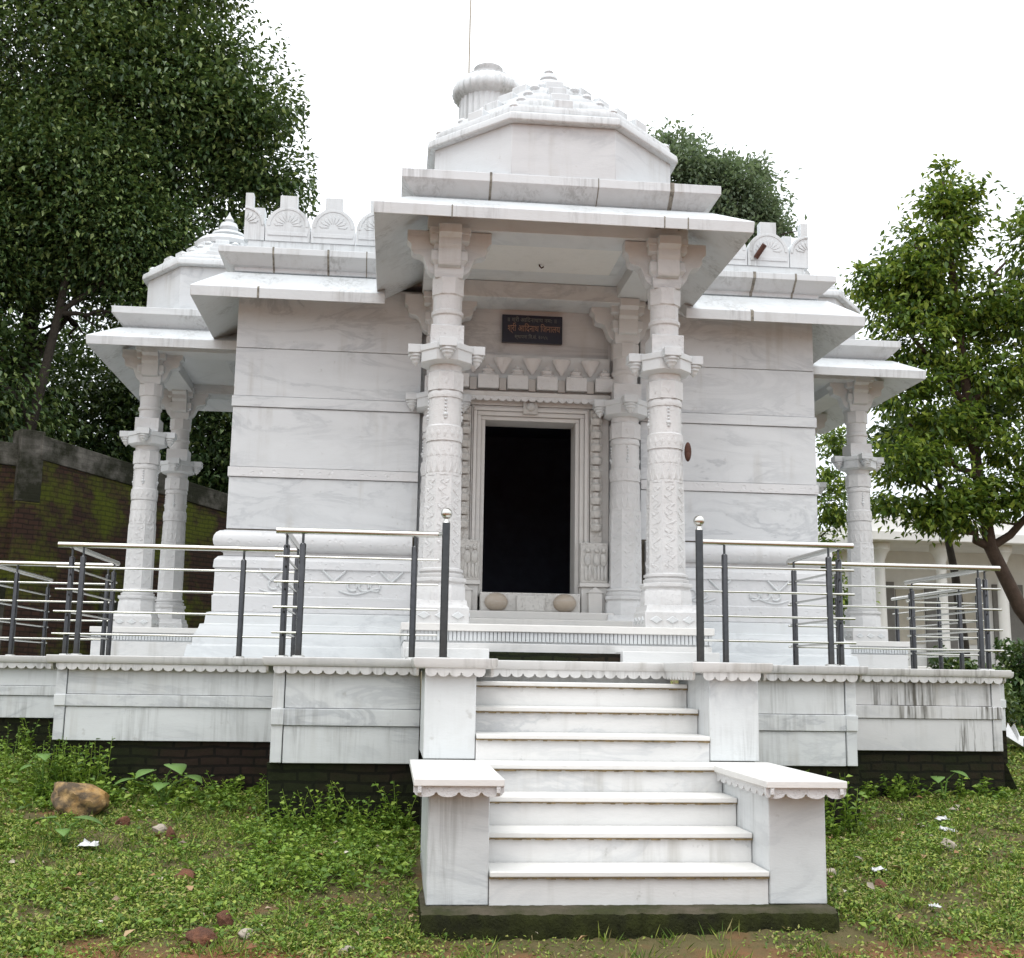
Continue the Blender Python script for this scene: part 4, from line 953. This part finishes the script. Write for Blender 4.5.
# shrubs past the right end of the platform
for i, (x, y, h, lab) in enumerate(((6.3, 8.6, 1.15, 'dark rounded shrub hugging the right rear corner of the platform'), (7.7, 9.4, 1.3, 'taller dark shrub at the right edge under the leaning trunk'), (5.9, 11.5, 1.1, 'low shrub seen through the right railing'), (-8.2, 8.2, 1.0, 'overgrown shrub at the left edge against the brick wall'))):
    b = (x, y, float(gz(x, y))); r_ = empty('shrub', b, lab, 'shrub', 'shrubs around the platform')
    sm_ = MB()
    for k in range(6): sm_.tube([b, (x+random.gauss(0, .2), y+random.gauss(0, .2), b[2]+h*.4), (x+random.gauss(0, .4), y+random.gauss(0, .3), b[2]+h*.8)], [.025, .018, .008], 6)
    sm_.build('stem', 'bark', r_)
    n = 3600; u = rng.normal(size=(n, 3)); u /= np.linalg.norm(u, axis=1, keepdims=True)
    P = np.array([x, y, b[2]+h*.5])+u*np.array([.85, .6, h*.5])*(rng.random(n)**.4)[:, None]*(.8+.3*np.sin(u[:, :1]*5+u[:, 2:]*4))
    P = P[P[:, 2] > b[2]+.03]; D = rng.normal(size=P.shape)+np.array([0, 0, .3]); leaves('foliage', P, D, .11, .055, 'leaf_dark', r_, up=np.array([0, 0, 1.0]))

# ------------------------------------------------------------------ ground cover (one uncountable mass each)
def outside(x, y, mrg=0.0):
    ax = np.abs(x)
    inside = ((y > 1.15-mrg) & (ax < 1.1)) | ((y > 2.18-mrg) & (ax < 2.15+mrg)) | ((y > 3.52-mrg) & (ax < 4.02+mrg)) | ((y > 5.32-mrg) & (x < 5.05+mrg) & (x > -6.6-mrg))
    inside |= (y > -.17) & (y < 1.3) & (x > -1.14) & (x < 1.11)
    return ~inside
def fbm(x, y, s=0):
    return (np.sin(x*1.7+s)*np.cos(y*2.1-s*1.3)+.6*np.sin(x*3.9-y*2.7+s*2)+.4*np.cos(x*7.3+y*6.1+s)+.3*np.sin(x*13-y*11+s))/2.3
def scatter(n, x0, x1, y0, y1):
    x = rng.uniform(x0, x1, n); y = rng.uniform(y0, y1, n)
    k = outside(x, y); x, y = x[k], y[k]
    mid = np.exp(-((x-.2)/1.25)**6)*.40
    bare = np.clip((-.30-y+mid+.20*fbm(x*1.3, y*1.3, 2)-.25*np.clip(-x-1.0, 0, 1.5))/.2, 0, 1)    # the trodden earth in front
    keep = rng.random(len(x)) < (1-np.clip(.80+.25*fbm(x*3, y*3, 9), .5, .97)*bare)*np.clip(.52+1.05*fbm(x*1.3, y*1.3, 1)+.35*fbm(x*4, y*4, 3), .07, 1)
    return x[keep], y[keep]
def cover():
    xs_, ys_ = [], []
    for a in ((520000, -5, 4.6, -1.0, 2.2), (130000, -7.5, -2.0, 2.2, 5.5), (120000, 2.0, 7.5, 2.2, 6.5), (36000, -11, -4, 5, 11), (40000, 5, 12, 5, 14), (14000, -14, 14, 9, 30)):
        x, y = scatter(*a); xs_.append(x); ys_.append(y)
    x = np.concatenate(xs_); y = np.concatenate(ys_); n = len(x)
    d = np.hypot(x+1.33, y+6.4); far = np.clip((d-7)/8, 0, 1.6)
    lush = np.clip(.5+.8*fbm(x*.7, y*.7, 5), 0, 1.2)
    L = (.010+.014*rng.random(n)+.012*lush)*(1+1.1*far)
    tuft = np.clip(fbm(x*4.1, y*4.1, 8), 0, 1)
    h = .003+rng.random(n)**1.4*(.012+.035*lush+.06*tuft*rng.random(n))
    P = np.stack([x, y, gz(x, y)+h], 1); D = rng.normal(size=(n, 3)); D[:, 2] = np.abs(D[:, 2])*.9+.05
    o = leaves('grass', P, D, L, L*(.32+.35*rng.random(n)), 'grass', up=np.array([0, 0, 1.0]), fold=.15)
    tag(o, kind='stuff')
cover()
def blades():
    xs_, ys_ = [], []
    for k in range(330):
        x0 = random.uniform(-5, 4.5); y0 = random.uniform(-.9, 3.2); m = random.randint(15, 50)
        xs_.append(rng.normal(x0, .05, m)); ys_.append(rng.normal(y0, .05, m))
    x = np.concatenate(xs_); y = np.concatenate(ys_); k = outside(x, y, .02); x, y = x[k], y[k]; n = len(x)
    L = .04+.075*rng.random(n); D = rng.normal(size=(n, 3))*.55; D[:, 2] = .5+.6*rng.random(n)
    D /= np.linalg.norm(D, axis=1, keepdims=True)
    P = np.stack([x, y, gz(x, y)], 1)+D*L[:, None]*.48
    tag(leaves('grass_blades', P, D, L, .0045+.003*rng.random(n), 'grass', fold=.1), kind='stuff')
blades()
def weeds():
    P = []; D = []; L = []; S = MB()
    def plant(x, y, h, nl, ls, spread=.10):
        z = float(gz(x, y)); tip = Vector((x+random.gauss(0, spread), y+random.gauss(0, spread*.7)-.03, z+h))
        p0 = Vector((x, y, z-.01)); md = p0.lerp(tip, .5)+Vector((random.gauss(0, .015), random.gauss(0, .015), 0))
        S.tube([p0, md, tip], [.004, .003, .0015], 4)
        for k in range(nl):
            u = .25+.75*k/nl; a = k*2.4+random.random(); p = p0.lerp(md, u*2) if u < .5 else md.lerp(tip, u*2-1)
            d = Vector((math.cos(a), math.sin(a), .35+random.gauss(0, .2))); l = ls*(.7+.6*random.random())*(1.1-.4*u)
            P.append(p+d.normalized()*l*.6); D.append(d); L.append(l)
    for k in range(330):                                     # thick growth by the left brick footing and beside the cheek pier
        x = random.uniform(-2.25, -1.16); y = random.uniform(.5, 2.12); plant(x, y, random.uniform(.05, .15)+.10*max(0, y-1.4)*random.random(), random.randint(6, 11), random.uniform(.035, .06))
    for k in range(40): plant(random.uniform(-2.15, -1.15), random.uniform(1.9, 2.14), random.uniform(.14, .36), random.randint(8, 13), .05)
    for k in range(190): plant(random.uniform(-4.1, -2.2), random.uniform(2.75, 3.48), random.uniform(.05, .2), random.randint(6, 11), random.uniform(.04, .075))
    for k in range(60): plant(random.uniform(-4.05, -3.6), random.uniform(3.1, 3.48), random.uniform(.25, .5), random.randint(9, 14), .06)
    for k in range(200): plant(random.uniform(-7, -4.1), random.uniform(3.4, 5.3), random.uniform(.12, .42), random.randint(7, 12), random.uniform(.04, .07))
    for k in range(40): plant(random.uniform(1.5, 2.1), random.uniform(1.9, 2.14), random.uniform(.1, .5), random.randint(8, 13), .06)
    for k in range(45): plant(random.uniform(2.2, 4.05), random.uniform(3.3, 3.48), random.uniform(.06, .22), random.randint(8, 13), .065)
    for k in range(120): plant(random.uniform(-4.5, -1.3), random.uniform(-.6, 2.4), random.uniform(.04, .12), random.randint(5, 8), random.uniform(.03, .06))
    for k in range(90): plant(random.uniform(1.15, 3.8), random.uniform(-.3, 3.0), random.uniform(.03, .10), random.randint(5, 8), random.uniform(.03, .05))
    for k in range(40): plant(random.uniform(-2.4, -1.15), random.uniform(-.3, .6), random.uniform(.05, .18), random.randint(6, 9), .045)
    for k in range(950):
        x = random.uniform(-5, 4.4); y = random.uniform(-.7, 3.0)
        if fbm(x*1.3, y*1.3, 1) < -.12 or (y < .1 and -1.3 < x < 1.4): continue
        plant(x, y, random.uniform(.02, .08), random.randint(5, 9), random.uniform(.024, .058), .05)
    P_ = np.array([tuple(p) for p in P]); D_ = np.array([tuple(d) for d in D]); L_ = np.array(L)
    keep = outside(P_[:, 0], P_[:, 1], -.05); P_, D_, L_ = P_[keep], D_[keep], L_[keep]
    lv = leaves('weeds', P_, D_, L_, L_*.62, 'weed', up=np.array([0, 0, 1.0]))
    tag(lv, kind='stuff')
    s_ = S.build('weed_stems', 'weed'); tag(s_, kind='stuff')
weeds()
def litter():
    x, y = scatter(1500, -4.5, 4.6, -.9, 3.4); n = len(x)
    P = np.stack([x, y, gz(x, y)+.03+.025*rng.random(n)], 1); D = rng.normal(size=(n, 3)); D[:, 2] *= .3
    L = .02+.06*rng.random(n)**2.5
    tag(leaves('leaf_litter', P, D, L, L*.6, 'litter', up=np.array([0, 0, 1.0])), kind='stuff')
litter()

# broad-leaved plants
def taro(x, y, spec, lab):
    spec = [(a_*.8, b_*.8, h_*.72, L_*.72, g_) for a_, b_, h_, L_, g_ in spec]
    z = float(gz(x, y)); r_ = empty('broadleaf_plant', (x, y, z), lab, 'plant', 'broad leaved plants in the grass')
    for (dx, dy, h, L, ang) in spec:
        lf = MB(); c, s_ = math.cos(ang), math.sin(ang); ex, ey = x+dx, y+dy
        lf.tube([(x, y, z-.01), (x+dx*.35, y+dy*.35, z+h*.75), (ex, ey, z+h)], [.008, .006, .004], 6)
        lf.build('stalk', 'broadleaf', r_)
        b = MB(); nseg = 10; vs_ = []; half_w = [0.05, .24, .34, .39, .40, .37, .31, .23, .12, .01]
        for i in range(nseg):
            u = i/(nseg-1)-.25
            for v, dz in ((-1, .05), (0, 0), (1, .05)):
                a_, b_ = u*L, v*half_w[i]*L
                vs_.append((ex+a_*c-b_*s_, ey+a_*s_+b_*c, z+h+dz*L*abs(v)-.55*L*max(0, u)**2+.004))
        fs_ = []
        for i in range(nseg-1):
            for j in range(2): fs_.append((i*3+j, i*3+j+1, (i+1)*3+j+1, (i+1)*3+j))
        b.add(vs_, fs_); lb = b.build('leaf_blade', 'broadleaf', r_, smooth=180)
        so = lb.modifiers.new('thickness', 'SOLIDIFY'); so.thickness = .002
taro(-3.05, 3.05, ((-.12, -.1, .36, .26, -2.2), (.1, -.12, .42, .30, -1.0), (.25, -.05, .30, .24, -.6), (-.3, -.12, .27, .22, 3.6), (.02, -.22, .24, .22, -1.6)), 'clump of broad pale green leaves before the dark brick footing, right of the boulder')
taro(-3.38, 1.55, ((-.12, -.02, .22, .24, 2.9), (.13, -.03, .22, .27, .1), (0, -.08, .13, .16, -1.2)), 'small two leaved blue green seedling in the grass in front of the boulder')
taro(-4.0, 3.2, ((.02, -.1, .52, .2, -1.2), (-.1, -.05, .40, .18, -2.4)), 'pale leaved sprout at the outer corner of the left brick footing')
taro(3.35, 3.25, ((.1, -.08, .34, .22, -.9), (-.1, -.1, .28, .2, -2.0)), 'broad leaved sprout against the brick under the stained right panel')

# ------------------------------------------------------------------ stones, bricks and rubbish in the grass
def rock(name, x, y, sx, sy, sz, mat, lab, cat, group=None, seed=1, sink=.25, rot=0):
    rr = np.random.default_rng(seed); bm = bmesh.new(); bmesh.ops.create_icosphere(bm, subdivisions=4, radius=1)
    ph = rr.uniform(0, 6, 9)
    cut = [(Vector(rr.normal(size=3)).normalized(), rr.uniform(.62, .85)) for _ in range(7)]
    for v in bm.verts:
        p = v.co.normalized(); k = 1+.12*math.sin(p.x*3+ph[0])*math.cos(p.y*3+ph[1])+.07*math.sin(p.z*6+ph[2]+p.x*5)+.055*math.sin(p.x*9+ph[3])*math.sin(p.y*10+ph[4]+p.z*7)+.03*math.sin(p.y*17+ph[6])*math.sin(p.z*15+ph[7])+.02*math.sin(p.z*23+p.x*19+ph[5])
        q = p*k
        for n_, d in cut:
            e = q.dot(n_)-d
            if e > 0: q -= n_*e*.85
        v.co = Vector((q.x*sx, q.y*sy, q.z*sz))
    me = bpy.data.meshes.new(name); bm.to_mesh(me); bm.free(); me.polygons.foreach_set('use_smooth', [True]*len(me.polygons)); me.set_sharp_from_angle(angle=R(50))
    o = bpy.data.objects.new(name, me); col.objects.link(o); me.materials.append(M[mat]); o.location = (x, y, float(gz(x, y))+sz*(1-2*sink)); o.rotation_euler = (0, 0, rot)
    return tag(o, lab, cat, group)
rock('boulder', -3.55, 2.55, .235, .2, .165, 'boulder', 'large ochre and black boulder lying in the grass below the left footing', 'boulder', seed=4, sink=.18, rot=.3)
L_ = 'loose stones in the grass'
rock('brick_lump', -2.2, -.42, .072, .06, .055, 'laterite', 'darkest red brick lump, nearest the bottom edge left of the steps', 'stone', L_, 11)
rock('brick_lump', -2.13, -.12, .056, .05, .05, 'laterite', 'red brick lump just behind the bottom one, left of the steps', 'stone', L_, 12)
rock('brick_lump', -1.99, -.33, .045, .04, .03, 'pale_stone', 'flat tan stone right of the two red brick lumps', 'stone', L_, 13)
rock('brick_lump', -2.47, .75, .07, .06, .05, 'laterite', 'orange red stone alone in the grass midway to the footing', 'stone', L_, 14)
rock('brick_lump', -2.75, 1.75, .035, .035, .07, 'laterite', 'small upright dark red shard in the grass', 'stone', L_, 15)
rock('brick_lump', -3.15, 2.15, .05, .04, .045, 'laterite', 'brown lump just right of the boulder', 'stone', L_, 16)
rock('brick_lump', -2.86, 2.0, .055, .045, .035, 'pale_stone', 'pinkish pebble between the boulder and the brick footing', 'stone', L_, 17)
rock('brick_lump', -1.5, -.55, .05, .04, .025, 'pale_stone', 'pale stone at the earth edge by the left front corner of the slab', 'stone', L_, 18)
rock('brick_lump', 1.62, .55, .05, .04, .04, 'laterite', 'reddish pebble beside the right cheek pier', 'stone', L_, 19)
rock('brick_lump', 1.45, .9, .05, .04, .03, 'pale_stone', 'pale pebble behind the reddish one, right of the pier', 'stone', L_, 20)
rock('brick_lump', 2.5, 1.45, .065, .05, .05, 'pale_stone', 'tan stone in the middle of the right lawn', 'stone', L_, 21)
rock('brick_lump', 3.25, 1.0, .08, .05, .035, 'laterite', 'flat red stone towards the right edge of the lawn', 'stone', L_, 22)
rock('brick_lump', 3.05, 1.15, .08, .06, .04, 'pale_stone', 'tan slabby stone beside the flat red one on the right lawn', 'stone', L_, 23)
def scrap(x, y, s, seed, lab, group='paper scraps in the grass', name='paper_scrap', mat='paper', lift=.05):
    rr = np.random.default_rng(seed); n = 6; mb = MB(); z = float(gz(x, y))+lift
    s = s*.8; vs_ = [(x+(i/(n-1)-.5)*s*1.4+rr.normal()*s*.11, y+(j/(n-1)-.5)*s+rr.normal()*s*.11, z-.02+abs(rr.normal())*s*.24) for j in range(n) for i in range(n)]
    mb.add(vs_, [(j*n+i, j*n+i+1, (j+1)*n+i+1, (j+1)*n+i) for j in range(n-1) for i in range(n-1)])
    o = mb.build(name, mat, None, smooth=20, loc=(x, y, z)); so = o.modifiers.new('thickness', 'SOLIDIFY'); so.thickness = .003
    return tag(o, lab, 'litter', group)
scrap(-3.2, 1.42, .10, 1, 'crumpled white paper under the small seedling on the left lawn')
scrap(2.75, 1.95, .10, 2, 'flat white scrap in the centre of the right lawn')
scrap(2.9, 2.35, .08, 3, 'white scrap farther back on the right lawn, nearest the brick footing')
scrap(3.75, 2.2, .11, 4, 'long white scrap near the right edge of the lawn')
scrap(1.75, .85, .08, 5, 'white scrap near the right cheek pier')
scrap(.62, -.62, .055, 6, 'white scrap on the bare earth in front of the slab', lift=.02)
scrap(1.75, .1, .05, 7, 'tiny white scrap below the right pier on the lawn')
scrap(4.0, 2.9, .09, 9, 'white scrap by the right end of the stained panel wall')
scrap(5.75, 6.2, .55, 8, 'crumpled white plastic sheet on the ground beyond the right end of the platform', None, 'plastic_sheet', lift=.08)
ls = MB(); ls.add([(4.10, 3.9, .2), (4.32, 3.75, .2), (4.32, 4.1, .2), (4.10, 4.1, .2), (4.06, 3.95, .82), (4.12, 3.9, .82), (4.12, 4.1, .82), (4.06, 4.1, .82)], [(0, 3, 2, 1), (4, 5, 6, 7), (0, 1, 5, 4), (1, 2, 6, 5), (2, 3, 7, 6), (3, 0, 4, 7)])
tag(ls.build('stone_offcut', 'footing', None, .01, loc=(4.2, 3.95, .2)), 'dark wedge shaped offcut leaning on the right end of the platform', 'stone')
nb = MB(); nb.sphere((1.135, 3.10, 3.1), .05, 12, 10, .6, .8, 1.7); nb.sphere((1.13, 3.08, 3.06), .035, 10, 8, .7, .8, 1.2)
tag(nb.build('wasp_nest', 'rust', None, loc=(1.135, 3.1, 3.1)), 'small rusty brown nest stuck to the right porch column', 'nest')
